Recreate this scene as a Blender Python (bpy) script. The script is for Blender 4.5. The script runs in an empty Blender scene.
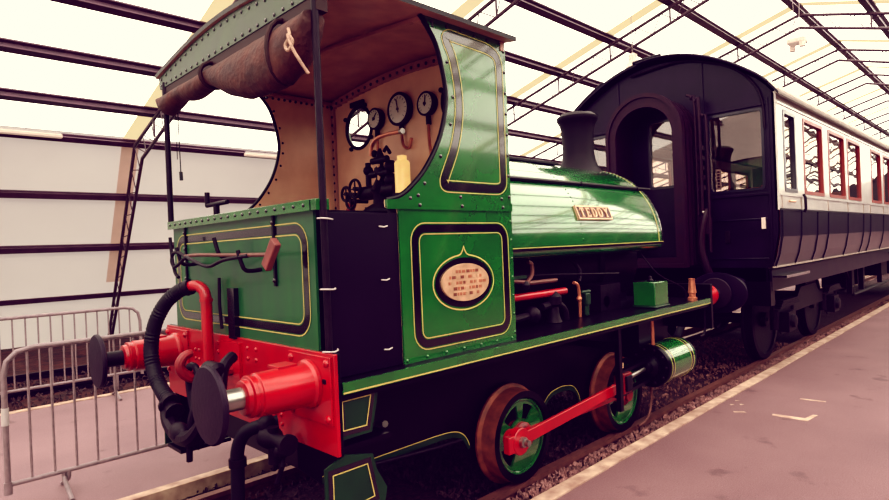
import bpy, math, random
from mathutils import Vector, Matrix, noise
from mathutils.geometry import tessellate_polygon
random.seed(7)
scene = bpy.context.scene
COL = scene.collection
PI = math.pi

# ------------------------------------------------------------------ materials
def lin(c):
    return tuple(((v/255)/12.92 if v/255 <= .04045 else ((v/255+.055)/1.055)**2.4) for v in c)

ALB = .62
def mat(name, rgb, rough=.5, metal=0., var=.12, scale=6., bump=0., bscale=40., coat=0., emit=None, rvar=.1, stretch=None, dirt=None, alb=None):
    m = bpy.data.materials.new(name); m.use_nodes = True
    nt = m.node_tree; b = nt.nodes['Principled BSDF']
    A_ = ALB if alb is None else alb
    c = tuple(v*A_ for v in lin(rgb))
    tc = nt.nodes.new('ShaderNodeTexCoord')
    mp = nt.nodes.new('ShaderNodeMapping'); nt.links.new(tc.outputs['Object'], mp.inputs[0])
    if stretch: mp.inputs['Scale'].default_value = stretch
    nz = nt.nodes.new('ShaderNodeTexNoise'); nz.inputs['Scale'].default_value = scale
    nz.inputs['Detail'].default_value = 5; nt.links.new(mp.outputs[0], nz.inputs['Vector'])
    rp = nt.nodes.new('ShaderNodeValToRGB'); nt.links.new(nz.outputs['Fac'], rp.inputs[0])
    rp.color_ramp.elements[0].position = .3; rp.color_ramp.elements[1].position = .72
    lo = dirt and tuple(v*A_ for v in lin(dirt)) or tuple(v*(1-var) for v in c)
    hi = tuple(min(1, v*(1+var)) for v in c)
    rp.color_ramp.elements[0].color = (*lo, 1); rp.color_ramp.elements[1].color = (*hi, 1)
    nt.links.new(rp.outputs[0], b.inputs['Base Color'])
    mr = nt.nodes.new('ShaderNodeMapRange'); nt.links.new(nz.outputs['Fac'], mr.inputs[0])
    mr.inputs[3].default_value = max(0.02, rough-rvar*rough); mr.inputs[4].default_value = min(1, rough+rvar*rough)
    nt.links.new(mr.outputs[0], b.inputs['Roughness'])
    b.inputs['Metallic'].default_value = metal
    b.inputs['Coat Weight'].default_value = coat; b.inputs['Coat Roughness'].default_value = .06
    if bump:
        n2 = nt.nodes.new('ShaderNodeTexNoise'); n2.inputs['Scale'].default_value = bscale; n2.inputs['Detail'].default_value = 4
        nt.links.new(tc.outputs['Object'], n2.inputs['Vector'])
        bp = nt.nodes.new('ShaderNodeBump'); bp.inputs['Strength'].default_value = bump; bp.inputs['Distance'].default_value = .02
        nt.links.new(n2.outputs['Fac'], bp.inputs['Height']); nt.links.new(bp.outputs[0], b.inputs['Normal'])
    if emit:
        b.inputs['Emission Color'].default_value = (*lin(emit[0]), 1); b.inputs['Emission Strength'].default_value = emit[1]
    return m

def glass_mat(name, tint=(235, 235, 235), wav=.0, refl=1.5):
    m = bpy.data.materials.new(name); m.use_nodes = True; nt = m.node_tree; nt.nodes.clear()
    out = nt.nodes.new('ShaderNodeOutputMaterial'); mx = nt.nodes.new('ShaderNodeMixShader')
    tr = nt.nodes.new('ShaderNodeBsdfTransparent'); tr.inputs[0].default_value = (*lin(tint), 1)
    gl = nt.nodes.new('ShaderNodeBsdfGlossy'); gl.inputs['Roughness'].default_value = .01
    fr = nt.nodes.new('ShaderNodeFresnel'); ge = nt.nodes.new('ShaderNodeNewGeometry'); im = nt.nodes.new('ShaderNodeMapRange')
    im.inputs[3].default_value = refl; im.inputs[4].default_value = 1/refl
    nt.links.new(ge.outputs['Backfacing'], im.inputs[0]); nt.links.new(im.outputs[0], fr.inputs[0])
    if wav:
        tc = nt.nodes.new('ShaderNodeTexCoord'); nz = nt.nodes.new('ShaderNodeTexNoise'); nz.inputs['Scale'].default_value = 2.2; nz.inputs['Detail'].default_value = 0
        nt.links.new(tc.outputs['Object'], nz.inputs['Vector'])
        bp = nt.nodes.new('ShaderNodeBump'); bp.inputs['Strength'].default_value = wav; bp.inputs['Distance'].default_value = .1
        nt.links.new(nz.outputs['Fac'], bp.inputs['Height'])
        nt.links.new(bp.outputs[0], gl.inputs['Normal']); nt.links.new(bp.outputs[0], fr.inputs['Normal'])
    nt.links.new(fr.outputs[0], mx.inputs[0]); nt.links.new(tr.outputs[0], mx.inputs[1]); nt.links.new(gl.outputs[0], mx.inputs[2])
    nt.links.new(mx.outputs[0], out.inputs[0])
    return m

M = {}
M['green'] = mat('green_paint', (28, 116, 42), .2, 0, .12, 4, coat=1., dirt=(26, 98, 40))
M['tankgreen'] = mat('tank_green_paint', (26, 114, 46), .16, 0, .12, 3, coat=1., dirt=(22, 98, 42))
M['bunkergreen'] = mat('bunker_green_paint', (34, 102, 52), .36, 0, .2, 3, coat=.25, dirt=(38, 92, 60), stretch=(1, 3, .5))
M['oldgreen'] = mat('weathered_green_paint', (70, 92, 70), .45, 0, .3, 5, dirt=(66, 82, 72))
M['darkgreen'] = mat('dark_green_paint', (22, 62, 34), .4, 0, .2, 6)
M['lining_yellow'] = mat('yellow_lining', (236, 214, 130), .45, 0, .1, 8)
M['lining_black'] = mat('black_lining', (24, 10, 26), .2, 0, .15, 8, coat=.8)
M['black'] = mat('black_paint', (16, 7, 18), .34, 0, .3, 8)
M['sheetblack'] = mat('black_plastic_sheet', (26, 9, 32), .42, 0, .15, 4)
M['iron'] = mat('dark_iron', (40, 26, 38), .48, .3, .3, 12, bump=.1)
M['buffer'] = mat('worn_buffer_steel', (52, 36, 54), .5, .2, .2, 8, bump=.08)
M['chimney'] = mat('chimney_iron', (26, 10, 24), .55, .1, .25, 9)
M['red'] = mat('red_paint', (204, 2, 20), .3, 0, .1, 5, coat=.3, dirt=(182, 1, 16))
M['redworn'] = mat('worn_red_paint', (170, 24, 30), .42, 0, .3, 9, dirt=(110, 20, 26))
M['steel'] = mat('bright_steel', (205, 200, 195), .28, .95, .1, 8)
M['brass'] = mat('brass', (255, 206, 172), .4, .35, .2, 14)
M['copper'] = mat('copper', (236, 150, 120), .3, .5, .2, 14)
M['plate_red'] = mat('red_plate_ground', (84, 34, 38), .5, 0, .2, 20)
M['cream'] = mat('cab_cream_paint', (236, 196, 168), .45, 0, .06, 5, dirt=(226, 178, 148), alb=1.)
M['cabceil'] = mat('cab_ceiling_brown', (186, 140, 126), .38, 0, .2, 5, dirt=(164, 116, 104), alb=1.)
M['brown'] = mat('dark_brown_wood', (62, 34, 34), .55, 0, .25, 8, stretch=(1, .3, 3))
M['canvas'] = mat('brown_canvas', (92, 48, 38), .7, 0, .4, 9, bump=.5, bscale=26, dirt=(62, 28, 28))
M['rope'] = mat('rope_fibre', (214, 176, 158), .9, 0, .2, 40, bump=.4, bscale=90)
M['rust'] = mat('rusty_tread', (168, 92, 68), .55, .2, .2, 14, dirt=(118, 60, 46))
M['rail'] = mat('rusty_rail', (132, 84, 78), .5, .3, .25, 18)
M['brushwood'] = mat('rusty_brown_block', (150, 82, 78), .6, 0, .25, 14)
M['rubber'] = mat('black_rubber_hose', (30, 22, 34), .55, 0, .2, 20)
M['white'] = mat('white_plastic', (225, 215, 215), .4, 0, .05, 8)
M['gaugeface'] = mat('gauge_face', (255, 250, 240), .3, 0, .05, 8)
M['opal'] = mat('glowing_yellow_gauge_glass', (250, 216, 140), .3, 0, .12, 18, emit=((255, 215, 140), .6))  # no lamp: emission paints in the bright glint of the yellow glass
M['coal'] = mat('coal', (18, 12, 18), .5, 0, .4, 14, bump=.8)
M['plum'] = mat('dark_plum_coach_paint', (26, 12, 44), .3, 0, .2, 3, coat=.22)
M['plumend'] = mat('coach_end_paint', (34, 18, 44), .36, 0, .3, 3, dirt=(24, 12, 32))
M['milk'] = mat('milk_white_coach_paint', (252, 244, 240), .25, 0, .06, 3, coat=.5)
M['teak'] = mat('red_brown_window_frame', (166, 44, 30), .35, 0, .2, 9, stretch=(1, 1, .2))
M['roofgrey'] = mat('coach_roof_paint', (196, 178, 168), .6, 0, .15, 3)
M['roofdark'] = mat('coach_roof_dark', (30, 16, 38), .5, 0, .2, 3)
M['gangway'] = mat('gangway_leathercloth', (40, 18, 40), .5, 0, .35, 8, dirt=(54, 22, 38))
M['interior'] = mat('coach_interior_wood', (92, 58, 58), .5, 0, .2, 4)
M['seat'] = mat('orange_moquette', (220, 130, 70), .8, 0, .2, 14)
M['shedsteel'] = mat('shed_steel', (100, 66, 88), .45, .1, .15, 5)
M['trusssteel'] = mat('truss_steel', (84, 54, 70), .45, .1, .15, 5)
M['keder'] = mat('membrane_seam', (226, 190, 140), .7, 0, .08, 3, emit=((255, 238, 190), .8))  # emission stands in for daylight through the roof seam
M['wallseam'] = mat('wall_membrane_seam', (226, 190, 176), .7, 0, .1, 3, emit=((226, 186, 168), .30))  # weaker emission, same stand-in daylight for the wall seam
M['galv'] = mat('galvanised_steel', (162, 142, 148), .45, .15, .2, 20)
M['lampwhite'] = mat('lamp_white', (230, 205, 195), .4, 0, .05, 6, emit=((255, 225, 205), .3))
M['bluegrey'] = mat('blue_grey_strip', (168, 166, 182), .6, 0, .15, 2)
M['pavepaint'] = mat('worn_white_paint', (232, 200, 178), .7, 0, .15, 9, dirt=(176, 134, 122), bump=.1)
M['glass'] = glass_mat('coach_glass', (240, 230, 230), .0, 2.1)
M['sideglass'] = glass_mat('coach_side_glass', (235, 228, 222), .05, 1.6)
M['cabglass'] = glass_mat('cab_glass', (250, 250, 250), 0, 1.25)

def membrane(name, rgb, strength, base):
    m = mat(name, base, .75, 0, .05, .25)
    nt = m.node_tree; b = nt.nodes['Principled BSDF']
    tc = nt.nodes.new('ShaderNodeTexCoord'); nz = nt.nodes.new('ShaderNodeTexNoise'); nz.inputs['Scale'].default_value = .35; nz.inputs['Detail'].default_value = 3
    nt.links.new(tc.outputs['Object'], nz.inputs['Vector'])
    mr = nt.nodes.new('ShaderNodeMapRange'); nt.links.new(nz.outputs['Fac'], mr.inputs[0])
    mr.inputs[1].default_value = .25; mr.inputs[2].default_value = .75
    mr.inputs[3].default_value = strength*.9; mr.inputs[4].default_value = strength*1.1
    b.inputs['Emission Color'].default_value = (*lin(rgb), 1); nt.links.new(mr.outputs[0], b.inputs['Emission Strength'])  # the skin itself emits, standing in for daylight coming through it
    return m
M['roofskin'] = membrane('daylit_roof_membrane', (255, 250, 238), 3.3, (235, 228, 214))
M['roofskin2'] = membrane('boosted_glow_roof_membrane', (255, 250, 238), 5.2, (235, 228, 214))  # brighter emitting copy for the right slope, added for stronger side reflections
M['wallskin2'] = membrane('painted_shade_wall_membrane', (232, 216, 214), .03, (62, 48, 60))  # wall skin with shade put into its colour, keeps unseen walls dark in reflections
M['endskin'] = membrane('glowing_end_membrane', (240, 228, 218), .85, (200, 190, 184))  # unseen rear wall; emission added to light the cab interior
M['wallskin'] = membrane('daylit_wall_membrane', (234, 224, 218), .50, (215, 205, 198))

def asphalt(name, base, dark, spk):
    m = mat(name, base, .8, 0, .1, 1.2, dirt=dark, bump=.35, bscale=160)
    nt = m.node_tree; b = nt.nodes['Principled BSDF']
    src = b.inputs['Base Color'].links[0].from_socket
    tc = nt.nodes.new('ShaderNodeTexCoord'); vz = nt.nodes.new('ShaderNodeTexNoise'); vz.inputs['Scale'].default_value = 90; vz.inputs['Detail'].default_value = 2
    nt.links.new(tc.outputs['Object'], vz.inputs['Vector'])
    rp = nt.nodes.new('ShaderNodeValToRGB'); rp.color_ramp.elements[0].position = .35; rp.color_ramp.elements[1].position = .7
    rp.color_ramp.elements[0].color = (1-spk, 1-spk, 1-spk, 1); rp.color_ramp.elements[1].color = (1+spk*.4,)*3 + (1,)
    nt.links.new(vz.outputs['Fac'], rp.inputs[0])
    st = nt.nodes.new('ShaderNodeTexNoise'); st.inputs['Scale'].default_value = 3.1; st.inputs['Detail'].default_value = 6; nt.links.new(tc.outputs['Object'], st.inputs['Vector'])
    r2 = nt.nodes.new('ShaderNodeValToRGB'); r2.color_ramp.elements[0].position = .28; r2.color_ramp.elements[1].position = .36
    r2.color_ramp.elements[0].color = (.62, .58, .6, 1); r2.color_ramp.elements[1].color = (1, 1, 1, 1); nt.links.new(st.outputs['Fac'], r2.inputs[0])
    m1 = nt.nodes.new('ShaderNodeMixRGB'); m1.blend_type = 'MULTIPLY'; m1.inputs[0].default_value = 1
    m2 = nt.nodes.new('ShaderNodeMixRGB'); m2.blend_type = 'MULTIPLY'; m2.inputs[0].default_value = 1
    nt.links.new(src, m1.inputs[1]); nt.links.new(rp.outputs[0], m1.inputs[2]); nt.links.new(m1.outputs[0], m2.inputs[1]); nt.links.new(r2.outputs[0], m2.inputs[2])
    nt.links.new(m2.outputs[0], b.inputs['Base Color'])
    return m
M['pave'] = asphalt('near_asphalt', (144, 107, 113), (130, 92, 100), .16)
M['farpave'] = asphalt('far_asphalt', (166, 132, 138), (152, 118, 126), .1)
M['gravel'] = mat('ballast_bed', (74, 44, 50), .9, 0, .5, 30, bump=1., bscale=60, dirt=(34, 18, 26))
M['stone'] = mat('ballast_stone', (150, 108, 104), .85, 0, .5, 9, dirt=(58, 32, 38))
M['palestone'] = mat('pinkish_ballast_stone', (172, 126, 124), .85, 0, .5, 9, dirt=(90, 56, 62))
M['darkstone'] = mat('dark_ballast_stone', (78, 50, 54), .9, 0, .4, 9, dirt=(44, 24, 30))  # darker copy; under the locomotive it paints in the shade
M['dirtbed'] = mat('earth_trackbed', (84, 46, 44), .9, 0, .5, 5, bump=.8, bscale=20, dirt=(30, 16, 24))

for k_ in ('black', 'iron', 'sheetblack', 'chimney', 'plumend', 'rubber', 'buffer', 'gangway', 'roofdark', 'coal', 'gravel', 'stone', 'dirtbed', 'brown'):
    M[k_].node_tree.nodes['Principled BSDF'].inputs['Specular IOR Level'].default_value = .22

# ------------------------------------------------------------------ mesh builder
def V(*a): return Vector(a)
def frame_of(d):
    d = d.normalized(); a = V(0, 0, 1) if abs(d.z) < .9 else V(1, 0, 0)
    x = a.cross(d).normalized(); return x, d.cross(x).normalized(), d

class MB:
    def __init__(s): s.v = []; s.f = []; s.m = []; s.ms = []
    def mi(s, m):
        if m not in s.ms: s.ms.append(m)
        return s.ms.index(m)
    def add(s, vs, fs, m):
        k = len(s.v); s.v += [tuple(p) for p in vs]; i = s.mi(m)
        for f in fs: s.f.append(tuple(k+j for j in f)); s.m.append(i)
        return s
    def box(s, x0, x1, y0, y1, z0, z1, m, mx=None):
        if x0 > x1: x0, x1 = x1, x0
        if y0 > y1: y0, y1 = y1, y0
        if z0 > z1: z0, z1 = z1, z0
        p = [V(x, y, z) for x in (x0, x1) for y in (y0, y1) for z in (z0, z1)]
        if mx: p = [mx @ q for q in p]
        return s.add(p, [(0, 1, 3, 2), (4, 6, 7, 5), (0, 4, 5, 1), (2, 3, 7, 6), (0, 2, 6, 4), (1, 5, 7, 3)], m)
    def bar(s, a, b, w, h, m, up=None):
        a, b = V(*a), V(*b); x, y, d = frame_of(b-a)
        if up is not None:
            y = (V(*up) - d*V(*up).dot(d)).normalized(); x = y.cross(d)
        p = []
        for q in (a, b):
            for sx, sy in ((-1, -1), (1, -1), (1, 1), (-1, 1)): p.append(q+x*sx*w/2+y*sy*h/2)
        return s.add(p, [(3, 2, 1, 0), (4, 5, 6, 7), (0, 1, 5, 4), (1, 2, 6, 5), (2, 3, 7, 6), (3, 0, 4, 7)], m)
    def lathe(s, o, ax, prof, m, seg=24, sq=(1, 1), cap=True):
        o = V(*o); x, y, d = frame_of(V(*ax)); vs = []; fs = []
        for r, h in prof:
            for i in range(seg):
                a = 2*PI*i/seg; vs.append(o + x*math.cos(a)*r*sq[0] + y*math.sin(a)*r*sq[1] + d*h)
        for j in range(len(prof)-1):
            for i in range(seg):
                k = (i+1) % seg; fs.append((j*seg+i, j*seg+k, (j+1)*seg+k, (j+1)*seg+i))
        n = (len(prof)-1)*seg
        if cap: fs.append(tuple(range(seg-1, -1, -1))); fs.append(tuple(n+i for i in range(seg)))
        return s.add(vs, fs, m)
    def cyl(s, a, b, r, m, r1=None, seg=20):
        a, b = V(*a), V(*b); return s.lathe(a, b-a, [(r, 0), (r if r1 is None else r1, (b-a).length)], m, seg)
    def tube(s, pts, r, m, seg=10, closed=False, smooth=0, rr=None):
        P = [V(*p) for p in pts]
        if smooth:
            Q = []; n = len(P)
            for i in range(n if closed else n-1):
                p0 = P[(i-1) % n] if closed or i > 0 else P[0]; p1 = P[i]; p2 = P[(i+1) % n]; p3 = P[(i+2) % n] if closed or i+2 < n else P[n-1]
                for j in range(smooth):
                    t = j/smooth; Q.append(.5*((2*p1)+(p2-p0)*t+(2*p0-5*p1+4*p2-p3)*t*t+(3*p1-p0-3*p2+p3)*t**3))
            if not closed: Q.append(P[-1])
            P = Q
        n = len(P); vs = []; fs = []; x = None
        for i in range(n):
            if closed: t = P[(i+1) % n]-P[i-1]
            else: t = P[min(i+1, n-1)]-P[max(i-1, 0)]
            t.normalize()
            if x is None: x = frame_of(t)[0]
            x = (x - t*x.dot(t)).normalized(); y = t.cross(x)
            q = rr(i/(n-1)) if rr else r
            for k in range(seg):
                a = 2*PI*k/seg; vs.append(P[i]+(x*math.cos(a)+y*math.sin(a))*q)
        for i in range(n if closed else n-1):
            j = (i+1) % n
            for k in range(seg): fs.append((i*seg+k, i*seg+(k+1) % seg, j*seg+(k+1) % seg, j*seg+k))
        if not closed: fs.append(tuple(range(seg-1, -1, -1))); fs.append(tuple((n-1)*seg+k for k in range(seg)))
        return s.add(vs, fs, m)
    def plate(s, outer, fn, th, m, holes=(), side=None):
        # outer / holes: 2-D loops; fn maps (u, v, w) to 3-D, w = depth 0..th
        loops = [[Vector((u, v, 0)) for u, v in l] for l in [outer, *holes]]
        flat = [(p.x, p.y) for l in loops for p in l]; n = len(flat)
        tri = tessellate_polygon(loops)
        vs = [fn(u, v, 0) for u, v in flat] + [fn(u, v, th) for u, v in flat]
        fs = [tuple(t) for t in tri] + [tuple(n+i for i in reversed(t)) for t in tri]
        s.add(vs, fs, m)
        vs2, fs2, k = [], [], 0
        for l in loops:
            c = len(l)
            for i in range(c):
                j = (i+1) % c
                fs2.append((k+i, k+j, n+k+j, n+k+i))
            k += c
        s.add(vs, fs2, side or m)
        return s
    def ribbon(s, pts, fn, w, off, m, closed=True, th=.0):
        P = [Vector(p) for p in pts]; n = len(P); a = []; b = []
        for i in range(n):
            if closed: d0 = (P[i]-P[i-1]); d1 = (P[(i+1) % n]-P[i])
            else: d0 = P[i]-P[i-1] if i else P[1]-P[0]; d1 = P[i+1]-P[i] if i < n-1 else P[i]-P[i-1]
            d0 = d0.normalized(); d1 = d1.normalized(); t = (d0+d1).normalized(); nn = Vector((-t.y, t.x))
            k = 1/max(.5, nn.dot(Vector((-d1.y, d1.x))))
            a.append(P[i]+nn*w/2*k); b.append(P[i]-nn*w/2*k)
        vs = [fn(p.x, p.y, off) for p in a]+[fn(p.x, p.y, off) for p in b]
        fs = [(i, (i+1) % n, n+(i+1) % n, n+i) for i in range(n if closed else n-1)]
        return s.add(vs, fs, m)
    def rivet(s, p, nrm, r, m):
        return s.lathe(p, nrm, [(r, -.002), (r*.9, r*.3), (r*.5, r*.62), (r*.05, r*.72)], m, 7)
    def ball(s, c, r, m, seg=12, sc=(1, 1, 1)):
        n = seg//2; vs = []; fs = []
        for j in range(1, n):
            for i in range(seg):
                t = PI*j/n; a = 2*PI*i/seg
                vs.append((c[0]+r*sc[0]*math.sin(t)*math.cos(a), c[1]+r*sc[1]*math.sin(t)*math.sin(a), c[2]+r*sc[2]*math.cos(t)))
        t0 = len(vs); vs += [(c[0], c[1], c[2]+r*sc[2]), (c[0], c[1], c[2]-r*sc[2])]
        for j in range(n-2):
            for i in range(seg): k = (i+1) % seg; fs.append((j*seg+i, (j+1)*seg+i, (j+1)*seg+k, j*seg+k))
        for i in range(seg): k = (i+1) % seg; fs.append((t0, i, k)); fs.append((t0+1, (n-2)*seg+k, (n-2)*seg+i))
        return s.add(vs, fs, m)
    def build(s, name, parent=None, label=None, bevel=0, ang=35, kind=None, cat=None, group=None):
        me = bpy.data.meshes.new(name)
        c = Vector([(min(p[i] for p in s.v)+max(p[i] for p in s.v))/2 for i in range(3)])
        if parent is None: c.z = min(p[2] for p in s.v)
        me.from_pydata([(p[0]-c.x, p[1]-c.y, p[2]-c.z) for p in s.v], [], s.f)
        for m in s.ms: me.materials.append(M[m])
        me.polygons.foreach_set('material_index', s.m)
        me.polygons.foreach_set('use_smooth', [True]*len(s.f))
        import bmesh
        bm = bmesh.new(); bm.from_mesh(me); bmesh.ops.recalc_face_normals(bm, faces=bm.faces); bm.to_mesh(me); bm.free()
        me.set_sharp_from_angle(angle=math.radians(ang)); me.update()
        o = bpy.data.objects.new(name, me); COL.objects.link(o)
        if parent is not None: o.parent = parent; o.location = c - WORLD[parent.name]
        else: o.location = c
        WORLD[o.name] = c
        if label: o['label'] = label
        if kind: o['kind'] = kind
        if cat: o['category'] = cat
        if group: o['group'] = group
        if bevel:
            bv = o.modifiers.new('soft_edges', 'BEVEL'); bv.width = bevel; bv.segments = 2; bv.limit_method = 'ANGLE'; bv.angle_limit = math.radians(50)
        return o
WORLD = {}
def thing(name, loc, label, cat, group=None):
    o = bpy.data.objects.new(name, None); COL.objects.link(o); o.location = loc; o.empty_display_size = .2
    o['label'] = label; o['category'] = cat
    if group: o['group'] = group
    WORLD[o.name] = Vector(loc); return o
def dup(root, loc, label=None, rotz=None):
    r = root.copy(); COL.objects.link(r); r.location = loc
    if rotz is not None: r.rotation_euler = (0, 0, rotz)
    if label: r['label'] = label
    for ch in list(root.children):
        c = ch.copy(); COL.objects.link(c); c.parent = r
        for g in list(ch.children):
            d = g.copy(); COL.objects.link(d); d.parent = c
    return r
def rrect(u0, u1, v0, v1, r, n=6):
    out = []
    for cx, cy, a0 in ((u1-r, v1-r, 0), (u0+r, v1-r, 90), (u0+r, v0+r, 180), (u1-r, v0+r, 270)):
        for i in range(n+1):
            a = math.radians(a0+90*i/n); out.append((cx+r*math.cos(a), cy+r*math.sin(a)))
    return out
def circ(cx, cy, r, n=28, ry=None):
    return [(cx+r*math.cos(2*PI*i/n), cy+(ry or r)*math.sin(2*PI*i/n)) for i in range(n)]
def cat_rom(P, k=6):
    P = [Vector(p) for p in P]; Q = []
    for i in range(len(P)-1):
        p0 = P[max(i-1, 0)]; p1 = P[i]; p2 = P[i+1]; p3 = P[min(i+2, len(P)-1)]
        for j in range(k):
            t = j/k; Q.append(.5*((2*p1)+(p2-p0)*t+(2*p0-5*p1+4*p2-p3)*t*t+(3*p1-p0-3*p2+p3)*t**3))
    Q.append(P[-1]); return [tuple(q) for q in Q]
def lining(b, loop, fn, sgn, w=.045, black='lining_black'):
    # black band between two yellow lines, loop = centre line; sgn = outward side
    b.ribbon(loop, fn, w, sgn*.0025, black)
    def offs(d):
        P = [Vector(p) for p in loop]; n = len(P); o = []
        for i in range(n):
            d0 = (P[i]-P[i-1]).normalized(); d1 = (P[(i+1) % n]-P[i]).normalized(); t = (d0+d1).normalized(); nn = Vector((-t.y, t.x))
            k = 1/max(.5, nn.dot(Vector((-d1.y, d1.x)))); o.append(tuple(P[i]+nn*d*k))
        return o
    for d in (-w/2-.009, w/2+.009): b.ribbon(offs(d), fn, .0055, sgn*.0035, 'lining_yellow')

# ================================================================== SETTING
RY, RZ = .4, 7.0                      # ridge line
EY, EZ = 9.7, 4.19                    # eave half width, height
FY = 12.15                            # foot half width
XA, XB = -9., 46.
def roofz(y): return RZ - (RZ-EZ)*abs(y-RY)/EY
def structure(mb, name, **k):
    return mb.build(name, kind='structure', **k)

fl = MB().box(XA, XB, -12.0, -1.02, -.3, .0, 'pave'); floor = structure(fl, 'floor')
b = MB()
for pts in ([(4.574, -1.627), (4.562, -1.915), (4.814, -1.943), (4.805, -1.905), (4.648, -1.878), (4.629, -1.62)], [(5.348, -1.665), (5.37, -1.887), (5.331, -1.895), (5.307, -1.675)],
            [(4.47, -1.33), (4.53, -1.42), (4.55, -1.39), (4.50, -1.31)], [(4.70, -1.22), (4.74, -1.24), (4.73, -1.20)], [(4.76, -1.29), (4.80, -1.31), (4.79, -1.27)], [(4.88, -1.20), (4.92, -1.23), (4.91, -1.19)]):
    b.plate(pts, lambda u, v, w: V(u, v, .001+w), .002, 'pavepaint')
b.build('painted_mark', floor, 'worn white paint lines')
structure(MB().box(XA, XB, 1.12, 4.9, -.3, .0, 'farpave'), 'floor_middle')
b = MB()
for i in range(80):
    x0 = -8+i*.5
    b.box(x0, x0+.5, -1.125+random.uniform(-.006, .006), -1.015, -.06, .012+random.uniform(0, .003), 'pavepaint')
structure(b, 'trim_1', bevel=.004)
structure(MB().box(XA, XB, 1.105, 1.20, -.1, .012, 'pavepaint'), 'trim_2', bevel=.004)
structure(MB().box(XA, XB, 4.82, 4.93, -.15, .01, 'pavepaint'), 'trim_3', bevel=.004)
# trackbeds
b = MB(); nx, ny = 420, 16; vs = []; fs = []
for i in range(nx+1):
    for j in range(ny+1):
        x = XA+.2+(XB-XA-.4)*i/nx; y = -1.04+2.18*j/ny
        vs.append((x, y, -.11+.035*noise.noise(V(x*3, y*3, 1))))
for i in range(nx):
    for j in range(ny): k = i*(ny+1)+j; fs.append((k, k+ny+1, k+ny+2, k+1))
b.add(vs, fs, 'gravel')
STONE = [(0, 0, 1), (.9, 0, .1), (-.3, .85, 0), (-.4, -.8, .1), (.2, .3, -.9)]
def stones(b, n, x0, x1, y0, y1, z, s0, s1, m='stone'):
    for _ in range(n):
        t = random.random(); x = x0+(x1-x0)*t; y = random.uniform(y0, y1); s = random.uniform(s0, s1)
        R = Matrix.Rotation(random.uniform(0, 6.3), 3, 'Z') @ Matrix.Rotation(random.uniform(0, 6.3), 3, 'X')
        p = [R @ V(*q)*s*random.uniform(.7, 1.2)+V(x, y, z+random.uniform(-.01, .025)) for q in STONE]
        b.add(p, [(0, 1, 2), (0, 2, 3), (0, 3, 1), (4, 2, 1), (4, 3, 2), (4, 1, 3)], m)
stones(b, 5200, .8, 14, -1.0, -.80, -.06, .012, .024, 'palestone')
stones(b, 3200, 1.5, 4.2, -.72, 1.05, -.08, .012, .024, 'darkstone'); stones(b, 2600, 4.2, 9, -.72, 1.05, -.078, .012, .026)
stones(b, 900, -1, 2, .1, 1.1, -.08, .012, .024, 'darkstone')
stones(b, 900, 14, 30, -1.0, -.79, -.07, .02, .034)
o = b.build('gravel', ang=10, kind='stuff'); o['label'] = 'dark brown stone ballast between the rails under the locomotive'; o['category'] = 'gravel'
b = MB(); nx, ny = 160, 40; vs = []; fs = []
for i in range(nx+1):
    for j in range(ny+1):
        x = -4+40*i/nx; y = 4.85+7.75*j/ny
        vs.append((x, y, -.14+.06*noise.noise(V(x*1.3, y*1.3, 3))+.03*noise.noise(V(x*5, y*5, 3))))
for i in range(nx):
    for j in range(ny): k = i*(ny+1)+j; fs.append((k, k+ny+1, k+ny+2, k+1))
b.add(vs, fs, 'dirtbed'); stones(b, 3000, -1, 6, 4.95, 7.5, -.11, .012, .035, 'darkstone')
structure(b, 'floor_back', ang=60)
structure(MB().box(XA, XB, 1.0, 12.6, -.5, -.26, 'dirtbed'), 'floor_base')

# ceiling and walls
def sheet(name, pts, m):
    b = MB(); n = 44
    vs = []; fs = []
    for i in range(n+1):
        x = XA+(XB-XA)*i/n
        for y, z in pts: vs.append((x, y, z))
    k = len(pts)
    for i in range(n):
        for j in range(k-1): fs.append((i*k+j, (i+1)*k+j, (i+1)*k+j+1, i*k+j+1))
    b.add(vs, fs, m); return structure(b, name, ang=5)
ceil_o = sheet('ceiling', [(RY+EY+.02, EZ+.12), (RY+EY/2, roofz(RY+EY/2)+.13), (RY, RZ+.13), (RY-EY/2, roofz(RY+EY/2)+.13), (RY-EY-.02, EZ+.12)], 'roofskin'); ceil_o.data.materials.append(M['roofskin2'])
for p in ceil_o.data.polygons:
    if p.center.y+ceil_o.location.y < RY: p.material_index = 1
sheet('wall_left', [(RY+FY+.14, -.5), (RY+EY+.06, EZ+.12)], 'wallskin')
sheet('wall_right', [(RY-FY-.14, -.5), (RY-EY-.06, EZ+.12)], 'wallskin2')
for nm, x, mm in (('wall_rear', XA, 'endskin'), ('wall_front', XB, 'wallskin2')):
    b = MB(); b.plate([(RY-FY-.14, -.5), (RY+FY+.14, -.5), (RY+EY, EZ+.12), (RY, RZ+.13), (RY-EY, EZ+.12)], lambda u, v, w: V(x+w, u, v), .05, mm); structure(b, nm)
LS = (FY-EY)/(EZ+0.0)                 # wall inward lean per metre
def wally(z): return RY+FY-LS*max(z, 0)
b = MB().bar((XA, wally(-.1)-.02, -.18), (XB, wally(-.1)-.02, -.18), .06, .30, 'bluegrey', up=(0, -LS, 1)); b.v = [(x, y, z+.12) for x, y, z in b.v]
structure(b, 'baseboard_left')

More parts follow.
